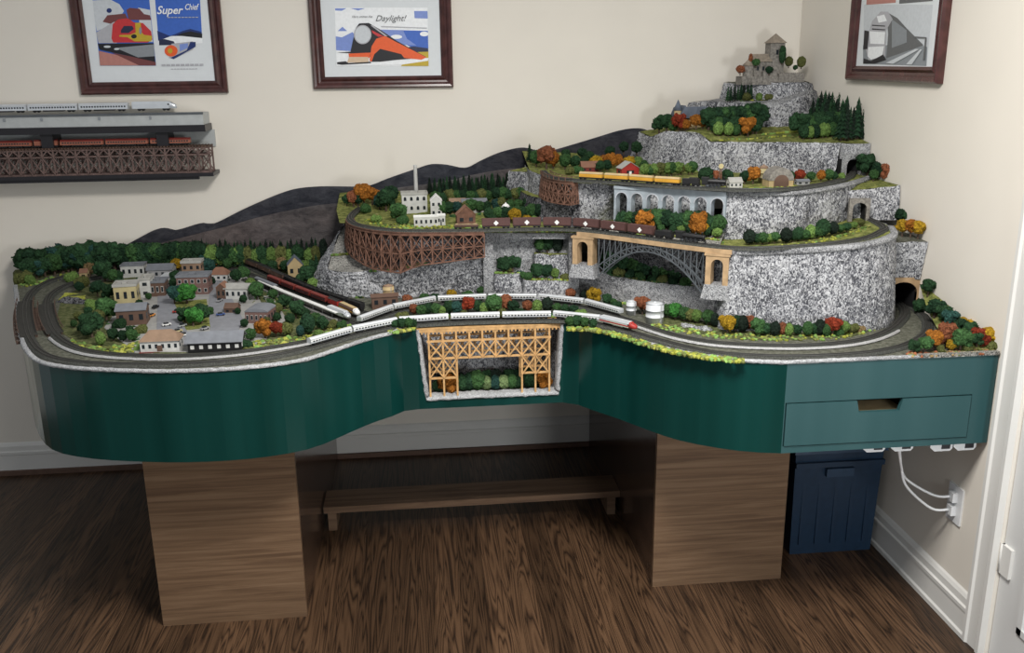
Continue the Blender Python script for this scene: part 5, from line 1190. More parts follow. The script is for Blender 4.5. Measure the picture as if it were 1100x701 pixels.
# upper town
r, w, d, h = Bd('factory', 'white two storey factory with arched windows and tall chimney', 'factory', 446, 231, 1.128, 27, 16, 19, .05, 'white_wall', 'pale_roof', 'flat', 0, 4, 2, 2, arched=True)
MB().lathe([(.0085, 0), (.007, .17), (.0078, .172), (.0078, .178)], 14, (w*.1, d*.9, 0)).build('chimney_stack', 'white_wall', r)
Bd('white_house', 'narrow white house with steep gable right of the factory', 'house', 469, 234, 1.128, 12, 12, 17, 0, 'white_wall', 'white', 'gy', .55, 2, 2, 1)
Bd('loading_shed', 'low white loading shed in front of the factory', 'shed', 458, 243, 1.128, 26, 9, 10, .02, 'white_wall', 'white', 'flat', 0, 5, 1, 1)
Bd('office', 'small white office with dark doorway beside the loading shed', 'building', 474, 242, 1.128, 9, 8, 10, 0, 'white_wall', 'white', 'flat', 0, 2, 1, 1, door='dark_glass')
Bd('mill', 'tan mill building right of the steep white house', 'building', 492, 232, 1.128, 17, 12, 11, 0, 'tan_paint', 'tan_roof', 'gx', .4, 3, 1, 1)
Bd('corrugated_shed', 'grey corrugated shed behind the freight train tail', 'shed', 510, 232, 1.128, 26, 14, 12, .03, 'pale_roof', 'grey_roof', 'gx', .2, 5, 1, 1)
Bd('coal_tipple', 'brown timber tipple beside the end of the brown trestle', 'tipple', 501, 242, 1.128, 20, 10, 11, .1, 'brown_timber', 'rust_roof', 'gy', .5, 2, 1, 1)
def silo(name, label, px, py, lev, wpx, hpx, mat, roof, dome=.12, cat='silo'):
    p = place(px, py, lev); s = dist(p)/F; R_ = wpx*s/2; h = hpx*s; r = empty(name, p, 0, label, cat)
    mb = MB().lathe([(R_, -.003), (R_, h*.33), (R_*1.03, h*.33), (R_*1.03, h*.345), (R_, h*.345), (R_, h*.66), (R_*1.03, h*.66), (R_*1.03, h*.675), (R_, h*.675), (R_, h)], 24); mb.build('tank', mat, r)
    MB().lathe([(R_*1.05, h), (R_*.6, h+R_*dome*1.4), (R_*.12, h+R_*dome*2.1), (R_*.12, h+R_*dome*2.6)], 24).build('roof', roof, r)
    mb = MB()
    for k in (-.0018, .0018): mb.bar((k+R_*.5, -R_*.9, 0), (k+R_*.5, -R_*.9, h), .0007)
    for k in range(int(h/.004)): mb.bar((R_*.5-.0018, -R_*.9, k*.004), (R_*.5+.0018, -R_*.9, k*.004), .0006)
    mb.build('ladder', 'grey_paint', r); return r
silo('grain_silo', 'pale silver silo with cone roof behind the freight train', 543.5, 237, 1.128, 10, 14, 'silver', 'white', .4)
silo('storage_tank', 'small white round tank left of the rust brown tree', 678, 337, ZT, 11, 15, 'silver_roof', 'silver_roof', .07)
silo('storage_tank', 'large white round tank right of the rust brown tree', 703, 346, ZT, 19, 22, 'silver_roof', 'silver_roof', .07)
silo('water_tank', 'tan round tank standing on the brown shed below the left cliff', 418, 326, 'y3.12', 12, 13, 'tan_paint', 'tan_roof').location.z = ZT+.028
# level 3
Bd('barn', 'red barn with white trim behind the yellow coaches', 'barn', 677, 190, 'y3.36', 20, 14, 8, .2, 'red_paint', 'pale_roof', 'gy', .35, 1, 1, 1, door='white')
Bd('red_house', 'dark red house among orange trees at the left of the top level', 'house', 634, 182, 'y3.5', 18, 12, 5, 0, 'maroon', 'rust_roof', 'gx', .5, 3, 1, 1)
Bd('white_house', 'small grey white house left of the round roofed engine house', 'house', 791, 195, 'y2.98', 14, 12, 6, 0, 'white_wall', 'pale_roof', 'gx', .4, 3, 1, 1)
r, w, d, h = Bd('engine_house', 'tan engine house with large round arched roof on the upper level', 'engine house', 839, 199, 'y2.97', 27, 20, 7, 0, 'tan_paint', 'castle_stone', 'barrel', .5, 0)
mb = MB(); n = 10; mb.yprism([(-w*.3, 0), (w*.3, 0)]+[(w*.3*cos(pi*i/n), h*.8+w*.28*sin(pi*i/n)) for i in range(n+1)], -.0025, .001); mb.build('door', 'brown_paint', r)
Bd('low_shed', 'low grey shed right of the round roofed engine house', 'shed', 863, 196, 'y3.0', 14, 8, 4, 0, 'grey_paint', 'grey_roof', 'gx', .25, 2, 1, 1)
silo('water_tower', 'yellow tan water tower behind the engine house', 820, 190, 'y3.1', 11, 15, 'cream', 'tan_roof', .3, 'water tower')
p = place(773.5, 194, 'y3.02'); wp = empty('wind_pump', p, 0, 'thin tan wind pump tower at the viaduct\'s right end', 'wind pump'); s = dist(p)/F
mb = MB()
for a, b in ((-1, -1), (1, -1), (1, 1), (-1, 1)): mb.bar((a*.006, b*.006, -.002), (a*.002, b*.002, 20*s), .0016)
for k in range(1, 5): q = .006-.004*k/5; mb.bar((-q, -q, 20*s*k/5), (q, -q, 20*s*k/5), .001); mb.bar((-q, -q, 20*s*(k-1)/5), (q, -q, 20*s*k/5), .001)
mb.build('tower', 'brown_timber', wp); MB().lathe([(.0085, -.001), (.0085, .001)], 18, (0, -.004, 22*s), 0, False, 'Y').build('wheel', 'cream', wp)
# level 4 manor and castle
p = place(744, 131, 'y3.70'); s = dist(p)/F; mn = empty('manor', p, .1, 'manor house with steep blue grey roofs left on the mesa', 'house')
MB().b2(-18*s, 18*s, 0, 16*s, -.005, 13*s).build('walls', 'tan_paint', mn)
mb = MB(); mb.xprism([(-2*s, 13*s), (18*s, 13*s), (8*s, 23*s)], -19*s, 19*s); mb.yprism([(-17*s, 12*s), (-3*s, 12*s), (-10*s, 25*s)], -4*s, 10*s); mb.yprism([(1*s, 12*s), (15*s, 12*s), (8*s, 22*s)], -4*s, 10*s); mb.build('roof', 'slate_roof', mn)
MB().lathe([(4*s, 0), (4*s, 20*s)], 12, (-16*s, 3*s, 0)).build('turret', 'tan_paint', mn); MB().lathe([(5*s, 20*s), (.2*s, 31*s)], 12, (-16*s, 3*s, 0)).build('turret_roof', 'slate_roof', mn)
for x in (-13, -7, 5, 11): MB().b2((x-1.2)*s, (x+1.2)*s, -.001, .001, 6*s, 10*s).build('window', 'dark_glass', mn)
p = place(830, 86, 'y3.74'); s = dist(p)/F; p.z = max(p.z, 1.603); ca = empty('castle', p, 0, 'grey stone castle with a square pointed roof tower on the summit', 'castle')
cx = lambda px: (px-830)*s
MB().b2(cx(827), cx(843), 4*s, 20*s, 0, 41*s).build('tower', 'castle_stone', ca)
a0, b0 = cx(825.5), cx(844.5); MB().add([(a0, 2.5*s, 40*s), (b0, 2.5*s, 40*s), (b0, 21.5*s, 40*s), (a0, 21.5*s, 40*s), ((a0+b0)/2, 12*s, 50*s)], [(3, 2, 1, 0), (0, 1, 4), (1, 2, 4), (2, 3, 4), (3, 0, 4)]).build('tower_roof', 'castle_roof', ca)
MB().b2(cx(833.5), cx(836), 4*s-.001, 4*s+.001, 28*s, 33*s).build('window', 'dark_glass', ca)
MB().b2(cx(808), cx(828), 3*s, 16*s, 0, 22*s).build('hall', 'castle_stone', ca)
mb = MB(); mb.xprism([(1*s, 21*s), (18*s, 21*s), (9.5*s, 29*s)], cx(807), cx(829)); mb.build('hall_roof', 'castle_roof', ca)
for x in (813, 819): MB().b2(cx(x), cx(x+2), 3*s-.001, 3*s+.001, 12*s, 16*s).build('window', 'dark_glass', ca)
mb = MB(); mb.b2(cx(796), cx(864), -1*s, 20*s, -.01, 6*s); mb.b2(cx(836), cx(864), -2*s, 14*s, -.01, 8*s); mb.lathe([(6*s, -.01), (6*s, 18*s)], 16, (cx(804), 4*s, 0)); mb.b2(cx(818), cx(834), -2.5*s, 3*s, -.01, 11*s); mb.build('rampart', 'castle_stone', ca)
MB().lathe([(7*s, 17*s), (.3*s, 24*s)], 16, (cx(804), 4*s, 0)).build('turret_roof', 'castle_roof', ca)
mb = MB()
for i in range(12): mb.b2(cx(838+2*i), cx(839+2*i), -2*s, -.8*s, 8*s, 9.4*s)
mb.build('battlement', 'castle_stone', ca)
SC5 = s; PC5 = p.copy()
# little road vehicles in the town
def auto(px, py, mat, label, rz):
    p = G(px, py, z=ZT+.0055); r = empty('toy_car', p, rz, label, 'car', 'cars in the model town')
    mb = MB(); mb.xprism([(-.0055, .002), (.0055, .002), (.0055, .0065), (-.0055, .0065)], -.014, .014); mb.build('body', mat, r)
    MB().box((-.001, 0, .0085), (.016, .0098, .0048), 0, 0, .72, .85).build('cabin', 'dark_glass', r)
    for x in (-.0085, .0085):
        for y in (-.0055, .0055): MB().lathe([(.0024, -.0008), (.0024, .0008)], 10, (x, y, .0024), 0, True, 'Y').build('wheel', 'black', r)
for a in ((163, 339, 'orange_paint', 'orange car on the left town street', 1.2), (167, 330, 'black', 'black car above the orange car on the left town street', 1.2), (179, 349, 'white', 'white car low on the left town street', .6), (198, 360, 'white', 'white car right of the tan roofed station', .4), (191, 356, 'cream', 'cream car at the corner by the tan roofed station', .5), (180, 306.5, 'white', 'white car behind the green square trees', .2), (237, 338, 'blue_paint', 'dark blue car on the right town street', .3), (236, 323, 'grey_paint', 'grey car on the right street by the lumber shack', 1.3), (190, 335, 'red_paint', 'red car at the edge of the town square', .3), (196, 350, 'silver', 'silver car parked below the square trees', .9), (220, 353, 'grey_paint', 'grey car parked behind the long grey station', .8), (321, 299.5, 'white', 'white car beside the steep roofed yard house', .5)): auto(*a)

# ------------------------------------------------------------------ trees
def ico(sub):
    bm = bmesh.new(); bmesh.ops.create_icosphere(bm, subdivisions=sub, radius=1); v = [x.co.copy() for x in bm.verts]; bm.verts.index_update(); f = [[x.index for x in q.verts] for q in bm.faces]; bm.free(); return v, f
IC = {k: ico(k) for k in (1, 2, 3)}
def lump(mb, c, r, seed, sub=2, amp=.28, fr=2.6, mi=0):
    v, f = IC[sub]; r = Vector(r); c = Vector(c)
    out = []
    for q in v:
        n = nz(q, fr, seed)*amp+nz(q, fr*2.6, seed+4)*amp*.55; out.append(c+Vector((q.x*r.x, q.y*r.y, q.z*r.z))*(1+n))
    mb.add(out, f, mi, False)
def flakes(mb, n, box, seed, sz=.05):
    rd = random.Random(seed); src = [v for v in mb.v]
    for _ in range(n):
        p = rd.choice(src); c = p*1.0+Vector((rd.uniform(-1, 1), rd.uniform(-1, 1), rd.uniform(-.6, 1)))*sz*.6
        a, b = Vector((rd.uniform(-1, 1), rd.uniform(-1, 1), rd.uniform(-1, 1)))*sz, Vector((rd.uniform(-1, 1), rd.uniform(-1, 1), rd.uniform(-1, 1)))*sz
        mb.add([c-a, c+b, c+a, c-b], [(0, 1, 2, 3)])
def mesh_of(mb, nm):
    o = mb.build(nm, 'leaf mid green', fix=False); me = o.data; bpy.data.objects.remove(o); return me
def kind_round(seed):
    rd = random.Random(seed); mb = MB(); lump(mb, (0, 0, .58), (.36, .36, .38), seed, 3)
    for k in range(5):
        a = 2*pi*k/5+rd.random(); lump(mb, (.20*cos(a), .20*sin(a), .45+.28*rd.random()), (.22,)*3, seed+k, 2)
    flakes(mb, 130, 0, seed); return mesh_of(mb, 'foliage')
def kind_oval(seed):
    mb = MB(); lump(mb, (0, 0, .55), (.33, .33, .45), seed, 3, .14, 3.2); flakes(mb, 110, 0, seed, .035); return mesh_of(mb, 'foliage')
def kind_big(seed):
    rd = random.Random(seed); mb = MB(); lump(mb, (0, 0, .62), (.33, .33, .34), seed, 2)
    for k in range(9):
        a = 2*pi*k/9*2.2+rd.random(); q = .18+.14*rd.random(); lump(mb, (q*cos(a), q*sin(a), .38+.42*rd.random()), (.17+.06*rd.random(),)*3, seed+k, 2, .34)
    flakes(mb, 180, 0, seed, .045); return mesh_of(mb, 'foliage')
def kind_cone(seed):
    rd = random.Random(seed); mb = MB(); lv = 8
    for l in range(lv):
        z0 = .08+.86*l/lv; r0 = .27*(1-l/lv)**.85+.02; n = 14; vs = [(0, 0, z0+.86/lv*1.7)]
        for k in range(n):
            a = 2*pi*k/n+l; rr = r0*(1 if k % 2 else .62)*rd.uniform(.85, 1.15); vs.append((rr*cos(a), rr*sin(a), z0-(.02 if k % 2 else -.03)))
        mb.add(vs, [(0, k+1, (k+1) % n+1) for k in range(n)]+[tuple(range(n, 0, -1))])
    flakes(mb, 60, 0, seed, .03); return mesh_of(mb, 'foliage')
def kind_column(seed):
    mb = MB(); lump(mb, (0, 0, .52), (.17, .17, .49), seed, 3, .18, 3.5); flakes(mb, 80, 0, seed, .03); return mesh_of(mb, 'foliage')
def kind_bush(seed):
    rd = random.Random(seed); mb = MB()
    for k in range(5): lump(mb, (rd.uniform(-.35, .35), rd.uniform(-.25, .25), .34+rd.uniform(-.06, .14)), (.42, .36, .42), seed+k, 2, .26)
    flakes(mb, 110, 0, seed, .07); return mesh_of(mb, 'bush')
KINDS = {'round': [kind_round(s) for s in (1, 2, 3)], 'oval': [kind_oval(s) for s in (11, 12)], 'big': [kind_big(s) for s in (21, 22, 23)], 'cone': [kind_cone(s) for s in (31, 32)], 'column': [kind_column(41)], 'bush': [kind_bush(s) for s in (51, 52, 53)]}
def trunk_mesh(r0, r1, top):
    o = MB().lathe([(r0*1.5, -.05), (r0, .05), (r1, top)], 8).build('trunk', 'bark'); me = o.data; bpy.data.objects.remove(o); return me
TR = {'round': trunk_mesh(.05, .03, .5), 'oval': trunk_mesh(.035, .02, .4), 'big': trunk_mesh(.05, .03, .5), 'cone': trunk_mesh(.03, .015, .5), 'column': trunk_mesh(.03, .02, .3)}
NAMES = {'round': 'broadleaf_tree', 'oval': 'oval_tree', 'big': 'spreading_tree', 'cone': 'conifer', 'column': 'cypress', 'bush': 'bush'}
WORD = {'round': 'round tree', 'oval': 'oval tree', 'big': 'bushy tree', 'cone': 'conifer', 'column': 'slim tree', 'bush': 'bush'}
PEND = []
TR_RND = random.Random(99)
def tree(px, py, lev, h, colr, kind='round', where='', w=1.0):
    p = place(px, py, lev); s = dist(p)/F; q_ = p-CAM; hh = (h*1.08+(max(0, min(16, 350+F*q_.dot(RD)/q_.dot(RF)-py)) if p.y > 3.81 else 0))*s
    k = (colr, kind, where); rz = TR_RND.uniform(0, 6.28); sc_ = Vector((hh*w*TR_RND.uniform(.94, 1.06), hh*w*TR_RND.uniform(.94, 1.06), hh))
    me = TR_RND.choice(KINDS[kind])
    if kind == 'bush':
        o = bpy.data.objects.new('bush', me); col.objects.link(o); o.location = p; o.rotation_euler = (0, 0, rz); o.scale = sc_*1.0
        o.material_slots[0].link = 'OBJECT'; o.material_slots[0].material = M('leaf '+colr)
    else:
        o = empty(NAMES[kind], p, rz); o.scale = sc_
        f = bpy.data.objects.new('foliage', me); col.objects.link(f); f.parent = o; f.material_slots[0].link = 'OBJECT'; f.material_slots[0].material = M('leaf '+colr)
        t = bpy.data.objects.new('trunk', TR[kind]); col.objects.link(t); t.parent = o
    o['category'] = 'bush' if kind == 'bush' else 'tree'
    PEND.append((k, px, o)); return o
def rowt(where, pts, lev, n, h, cols, kind='round', w=1.0, jx=2, jy=1.2, jh=.12):
    L = [0]
    for a, b in zip(pts, pts[1:]): L.append(L[-1]+math.hypot(b[0]-a[0], b[1]-a[1]))
    for i in range(n):
        s = L[-1]*((i+.5)/n); j = 0
        while j < len(L)-2 and L[j+1] < s: j += 1
        t = (s-L[j])/(L[j+1]-L[j]); px = pts[j][0]+(pts[j+1][0]-pts[j][0])*t+TR_RND.uniform(-jx, jx); py = pts[j][1]+(pts[j+1][1]-pts[j][1])*t+TR_RND.uniform(-jy, jy)
        kd = kind if isinstance(kind, str) else TR_RND.choice(kind)
        tree(px, py, lev, h*(1+TR_RND.uniform(-jh, jh)), cols[i % len(cols)] if len(cols) < 99 else cols[i], kd, where, w)
DG, EG, MG, VG, LG_, OG, YE, OR, RE, RU, BG, TA, BK_, PG = 'dark green', 'deep green', 'mid green', 'vivid green', 'light green', 'olive green', 'yellow', 'orange', 'red', 'rust brown', 'blue green', 'tan', 'black green', 'pale green'
# A back left forest
rowt('in the far back left corner forest', [(24, 287), (128, 281)], ZT, 13, 21, [DG, EG, DG, DG, BG], ['round', 'big'])
rowt('in the near row of the back left forest', [(28, 300), (70, 292), (122, 287)], ZT, 11, 21, [DG, BG, DG, MG, EG], ['round', 'big'], 1.0)
for a in ((24, 304, 14, OG), (33, 305, 11, LG_)): tree(a[0], a[1], ZT, a[2], a[3], 'bush', 'at the edge of the back left corner forest')
# B behind the town
rowt('in the rear bush belt behind the town', [(128, 276), (215, 274)], ZT, 14, 14, [DG, EG, MG, DG], 'round')
rowt('in the back row behind the town', [(134, 284), (262, 281)], ZT, 20, 17, [DG, EG, MG, DG, OG, BG, LG_, DG], ['round', 'oval'])
rowt('in the conifer row under the long dark hill', [(205, 276), (352, 274)], ZT, 30, 17, [BK_, EG], 'cone', .8)
rowt('before the conifer row under the long dark hill', [(212, 280), (345, 278)], ZT, 14, 14, [LG_, OG, LG_, DG], 'oval')
rowt('beside the far end of the yard tracks', [(283, 291), (345, 296)], ZT, 9, 14, [MG, DG, LG_, DG], 'round')
for a in ((303, 292, 16, TA, 'round'), (330, 306, 20, DG, 'big'), (341, 300, 26, EG, 'cone'), (336, 312, 14, LG_, 'round'), (348, 277, 20, BK_, 'column')): tree(a[0], a[1], ZT, a[2], a[3], a[4], 'near the steep roofed yard house')
for a in ((190, 291, 14, YE, 'round'), (182, 290, 12, MG, 'round'), (234, 287, 12, OR, 'round'), (224, 294, 17, BG, 'round'), (190, 305, 15, DG, 'round'), (245, 290, 13, MG, 'round'), (254, 303, 14, DG, 'round'), (262, 297, 12, MG, 'bush'), (197, 284, 11, OR, 'round')): tree(a[0], a[1], ZT, a[2], a[3], a[4], 'behind the brick block of the town')
for a in ((113, 302, 21, DG, 'big'), (97, 296, 14, TA, 'round'), (105, 318, 17, EG, 'big'), (118, 323, 18, DG, 'big'), (129, 312, 14, DG, 'round'), (88, 308, 13, OG, 'bush'), (76, 302, 12, LG_, 'bush'), (100, 333, 13, LG_, 'bush'), (122, 303, 14, MG, 'round'), (86, 314, 12, EG, 'round'), (128, 302, 12, DG, 'round')): tree(a[0], a[1], ZT, a[2], a[3], a[4], 'left of the cream yellow building')
for a in ((115, 345, 25, MG, 'big'), (99, 362, 26, DG, 'big'), (109, 371, 15, LG_, 'oval'), (122, 366, 14, DG, 'round'), (133, 367, 13, EG, 'round'), (143, 367, 14, MG, 'round'), (106, 349, 17, OG, 'round'), (128, 352, 12, DG, 'bush'), (151, 358, 11, OG, 'bush')): tree(a[0], a[1], ZT, a[2], a[3], a[4], 'left of the tan roofed station')
for a in ((188, 327, 20, BG, 'big'), (201, 327, 22, VG, 'big'), (199, 347, 17, DG, 'big'), (208, 351, 20, VG, 'big'), (217, 348, 22, DG, 'big'), (224, 338, 10, MG, 'bush')): tree(a[0], a[1], ZT, a[2], a[3], a[4], 'in the town square')
for a in ((150, 330, 9, DG), (160, 322, 8, MG), (186, 309, 10, DG), (197, 318, 8, MG), (222, 312, 9, DG), (228, 306, 9, EG), (262, 326, 10, DG), (291, 330, 10, MG), (298, 345, 10, DG), (287, 349, 9, OG), (256, 338, 8, DG), (152, 345, 9, MG), (121, 332, 11, DG), (93, 349, 12, EG), (84, 344, 10, OG), (88, 357, 10, DG), (80, 352, 9, MG), (140, 358, 9, DG), (96, 340, 11, DG), (110, 334, 11, EG)): tree(a[0], a[1], ZT, a[2], a[3], 'round', 'among the model town houses')
for a in ((285, 363, 20, OR, 'big'), (297, 362, 17, RE, 'big'), (309, 361, 15, OG, 'round'), (270, 366, 14, MG, 'round'), (267, 373, 10, DG, 'bush'), (263, 352, 10, DG, 'round')): tree(a[0], a[1], ZT, a[2], a[3], a[4], 'right of the grey roofed station')
for a in ((276, 322, 20, MG, 'round'), (270, 312, 14, LG_, 'round'), (306, 333, 17, DG, 'big'), (294, 322, 12, MG, 'round'), (318, 342, 19, DG, 'big'), (331, 359, 22, EG, 'oval'), (323, 362, 13, BG, 'oval'), (347, 355, 16, DG, 'round'), (339, 349, 14, MG, 'round'), (299, 338, 13, OG, 'round'), (312, 350, 14, DG, 'round'), (357, 352, 10, OG, 'bush'), (327, 338, 10, DG, 'bush'), (342, 361, 9, LG_, 'bush'), (367, 352, 9, MG, 'bush')): tree(a[0], a[1], ZT, a[2], a[3], a[4], 'between the town and the yard platform')
# upper town
for a in ((391, 217, 23, OR, 'big'), (380, 219, 17, RU, 'round'), (400, 216, 18, OR, 'big'), (408, 228, 15, BG, 'round'), (415, 229, 22, DG, 'big'), (427, 238, 19, MG, 'big'), (394, 230, 11, MG, 'bush'), (432, 240, 11, MG, 'bush'), (373, 226, 12, DG, 'round'), (384, 212, 16, EG, 'round'), (421, 220, 18, EG, 'round'), (405, 238, 9, LG_, 'bush')): tree(a[0], a[1], 1.13 if a[1] > 222 else 'y3.72', a[2], a[3], a[4], 'left of the white factory')
rowt('in the conifer row behind the upper town', [(462, 209), (515, 209), (575, 206)], 'y3.82', 34, 17, [BK_, EG, DG], 'cone', .95)
rowt('in the second conifer row behind the upper town', [(470, 214), (575, 212)], 'y3.74', 22, 15, [EG, BK_], 'cone', 1.0)
rowt('among the green trees behind the upper town', [(466, 220), (530, 221), (585, 219)], 'y3.66', 17, 14, [MG, DG, OG, MG, EG], 'round')
rowt('in the near green trees behind the upper town', [(470, 226), (530, 228), (585, 226)], 'y3.52', 14, 14, [MG, DG, BG, OG, MG], 'round')
rowt('behind the middle freight train', [(523, 235), (550, 231), (585, 231), (618, 231)], 'y3.38', 13, 16, [DG, MG, EG, DG, MG], 'round')
for a in ((553, 236, 16, YE, 'round'), (567, 236, 9, YE, 'bush'), (576, 236, 8, LG_, 'bush'), (530, 239, 10, DG, 'round'), (600, 238, 12, MG, 'round'), (610, 240, 12, DG, 'round')): tree(a[0], a[1], 'y3.32', a[2], a[3], a[4], 'beside the silver silo and freight train')
rowt('beneath the upper brown trestle', [(578, 226), (618, 234)], 'y3.40', 6, 13, [DG, EG, MG], 'round')
# canyon block
for a in ((580, 272, 15, MG, 'round', 3.168), (588, 272, 16, DG, 'round', 3.168), (599, 273, 18, BK_, 'oval', 3.168), (541, 293, 16, DG, 'big', 3.178), (551, 293, 17, DG, 'big', 3.178), (577, 299, 17, DG, 'round', 3.132), (587, 300, 16, EG, 'round', 3.132), (596, 300, 12, LG_, 'round', 3.13), (606, 300, 8, OG, 'bush', 3.13), (545, 274, 8, OG, 'bush', 3.19), (566, 300, 9, MG, 'bush', 3.132), (537, 297, 7, LG_, 'bush', 3.132)): tree(a[0], a[1], 'y%g' % a[5], a[2], a[3], a[4], 'on the ledges of the pale canyon wall')
for a in ((557, 318, 26, BG, 'column'), (556, 300, 20, MG, 'column')): tree(a[0], a[1], ZT, a[2], a[3], a[4], 'in front of the pale canyon wall', 1.5)
# gorge under the arch bridge
rowt('in the gorge below the steel arch bridge', [(650, 294), (690, 299), (735, 302)], (.57, 3.18, .95, 2.93), 10, 20, [DG, EG, DG, MG], ['round', 'big'])
rowt('at the gorge rim below the steel arch bridge', [(648, 296), (740, 304)], (.56, 3.15, .95, 2.88), 8, 10, [DG, OG, EG, MG], 'bush')
# viaduct foot
rowt('along the foot of the stone viaduct', [(664, 238), (700, 240), (740, 244), (776, 247)], (.664, 3.068, .979, 2.845), 14, 21, [DG, MG, EG, DG], 'round', 1.0, 1)
rowt('in the front row at the viaduct foot', [(668, 241), (775, 249)], (.664, 3.045, .979, 2.822), 11, 11, [MG, DG, LG_, EG], 'round')
for a in ((694, 239, 23, OR, 'big'), (750, 245, 25, OR, 'big'), (755, 248, 16, YE, 'round')): tree(a[0], a[1]+2, (.664, 3.045, .979, 2.822), a[2], a[3], a[4], 'before the stone viaduct arches')
# first drum top row
for a in ((805, 261, 16, BK_), (813, 261, 12, DG), (819, 261.5, 13, MG), (826, 261.5, 11, LG_), (832, 261.5, 12, MG), (844, 262, 16, BK_), (851, 261, 11, DG), (857, 261, 15, DG), (864, 261, 12, MG), (870, 260, 15, LG_), (877, 260, 13, MG), (883, 259.5, 19, DG), (894, 258, 14, BK_), (902, 257, 10, MG), (909, 256, 10, DG), (917, 254, 8, LG_), (924, 252, 8, OG)): tree(a[0], a[1]-2.5, 1.15, a[2], a[3], 'oval' if a[2] > 13 else 'round', 'in the row on the middle drum ledge', 1.15)
# level 3
rowt('in the light bush row behind the yellow coaches', [(688, 187), (748, 190)], 'y3.33', 10, 13, [LG_, MG, LG_, OG], 'round')
for a in ((758, 193, 19, DG, 'round'), (768, 192, 15, RU, 'round'), (781, 190, 16, DG, 'round'), (800, 190, 14, EG, 'round'), (809, 193, 17, OR, 'big'), (859, 192, 14, RE, 'round'), (849, 188, 12, DG, 'round'), (871, 192, 11, MG, 'round'), (882, 190, 12, OR, 'round'), (890, 193, 13, MG, 'round'), (896, 188, 10, DG, 'round'), (904, 191, 9, LG_, 'round'), (829, 186, 10, EG, 'round'), (852, 198, 6, OR, 'bush'), (828, 200, 5, RU, 'bush')): tree(a[0], a[1], 'y3.06', a[2], a[3], a[4], 'around the upper level station yard')
for a in ((931, 192, 22, DG, 'big', 3.18), (943, 193, 19, EG, 'big', 3.14), (954, 195, 19, RU, 'big', 3.08), (938, 195, 12, MG, 'round', 3.1), (926, 188, 16, DG, 'round', 3.22)): tree(a[0], a[1], 'y%g' % a[5], a[2], a[3], a[4], 'on the right shoulder beside the upper tunnel')
for a in ((587, 180, 24, RU, 'big', 3.62), (576, 183, 17, MG, 'round', 3.66), (569, 182, 18, EG, 'cone', 3.74), (594, 176, 18, OR, 'round', 3.62), (607, 178, 16, MG, 'round', 3.6), (618, 177, 14, DG, 'round', 3.6), (628, 176, 12, DG, 'round', 3.62), (640, 178, 15, YE, 'round', 3.55), (648, 174, 14, OR, 'big', 3.6), (656, 175, 15, OR, 'big', 3.6), (664, 175, 14, OR, 'round', 3.6), (652, 181, 12, EG, 'round', 3.5), (645, 183, 12, DG, 'round', 3.48), (676, 180, 15, YE, 'round', 3.5), (685, 178, 14, LG_, 'round', 3.5), (692, 183, 12, MG, 'round', 3.46), (633, 172, 12, DG, 'round', 3.72), (684, 166, 14, DG, 'round', 3.75), (670, 165, 13, EG, 'round', 3.78), (655, 163, 12, EG, 'round', 3.8), (625, 168, 12, EG, 'round', 3.78), (608, 170, 12, DG, 'round', 3.76), (623, 186, 9, MG, 'bush', 3.45), (612, 187, 9, OG, 'bush', 3.45)): tree(a[0], a[1], 'y%g' % a[5], a[2], a[3], a[4], 'left of the mesa on the upper level')
# level 4 mesa
for a in ((708, 140, 19, DG, 'big', 3.78), (716, 141, 20, DG, 'big', 3.75), (730, 135, 18, RE, 'big', 3.66), (737, 134, 12, OR, 'round', 3.64), (748, 134, 16, OR, 'big', 3.60), (755, 134, 13, OR, 'round', 3.60), (766, 128, 20, BK_, 'cone', 3.66), (760, 130, 16, EG, 'round', 3.62), (723, 137, 12, MG, 'round', 3.70)): tree(a[0], a[1], 'y%g' % a[5], a[2], a[3], a[4], 'around the manor on the mesa')
rowt('in the back row of the mesa grove', [(760, 138), (818, 143)], 'y3.57', 10, 25, [DG, EG, DG, MG], ['round', 'big'])
rowt('in the front row of the mesa grove', [(764, 147), (816, 149)], 'y3.50', 9, 17, [DG, MG, EG, DG], 'round')
for a in ((771, 150, 14, LG_, 'oval'), (782, 150, 14, LG_, 'oval'), (790, 149, 12, MG, 'oval'), (803, 149, 19, OR, 'big')): tree(a[0], a[1], 'y3.47', a[2], a[3], a[4], 'at the mesa edge below the manor', 1.1)
rowt('in the tall conifer stand right of the mesa', [(870, 128), (932, 138)], 'y3.5', 15, 33, [BK_, EG], 'cone', .85, 1, 1, .15)
rowt('in the middle conifer row right of the mesa', [(866, 136), (930, 144)], 'y3.42', 15, 31, [EG, BK_, DG], 'cone', .85, 1, 1, .15)
rowt('in the dark grove right of the mesa', [(858, 143), (905, 146)], 'y3.40', 8, 22, [DG, EG, MG, DG], ['round', 'big'])
rowt('in the near conifer row right of the mesa', [(902, 148), (931, 150)], 'y3.29', 8, 36, [EG, BK_], 'cone', .75, 1, 1, .15)
rowt('along the mesa edge on the right', [(858, 150), (905, 151)], 'y3.36', 7, 14, [DG, LG_, EG, LG_, LG_, MG], 'oval', 1.1)
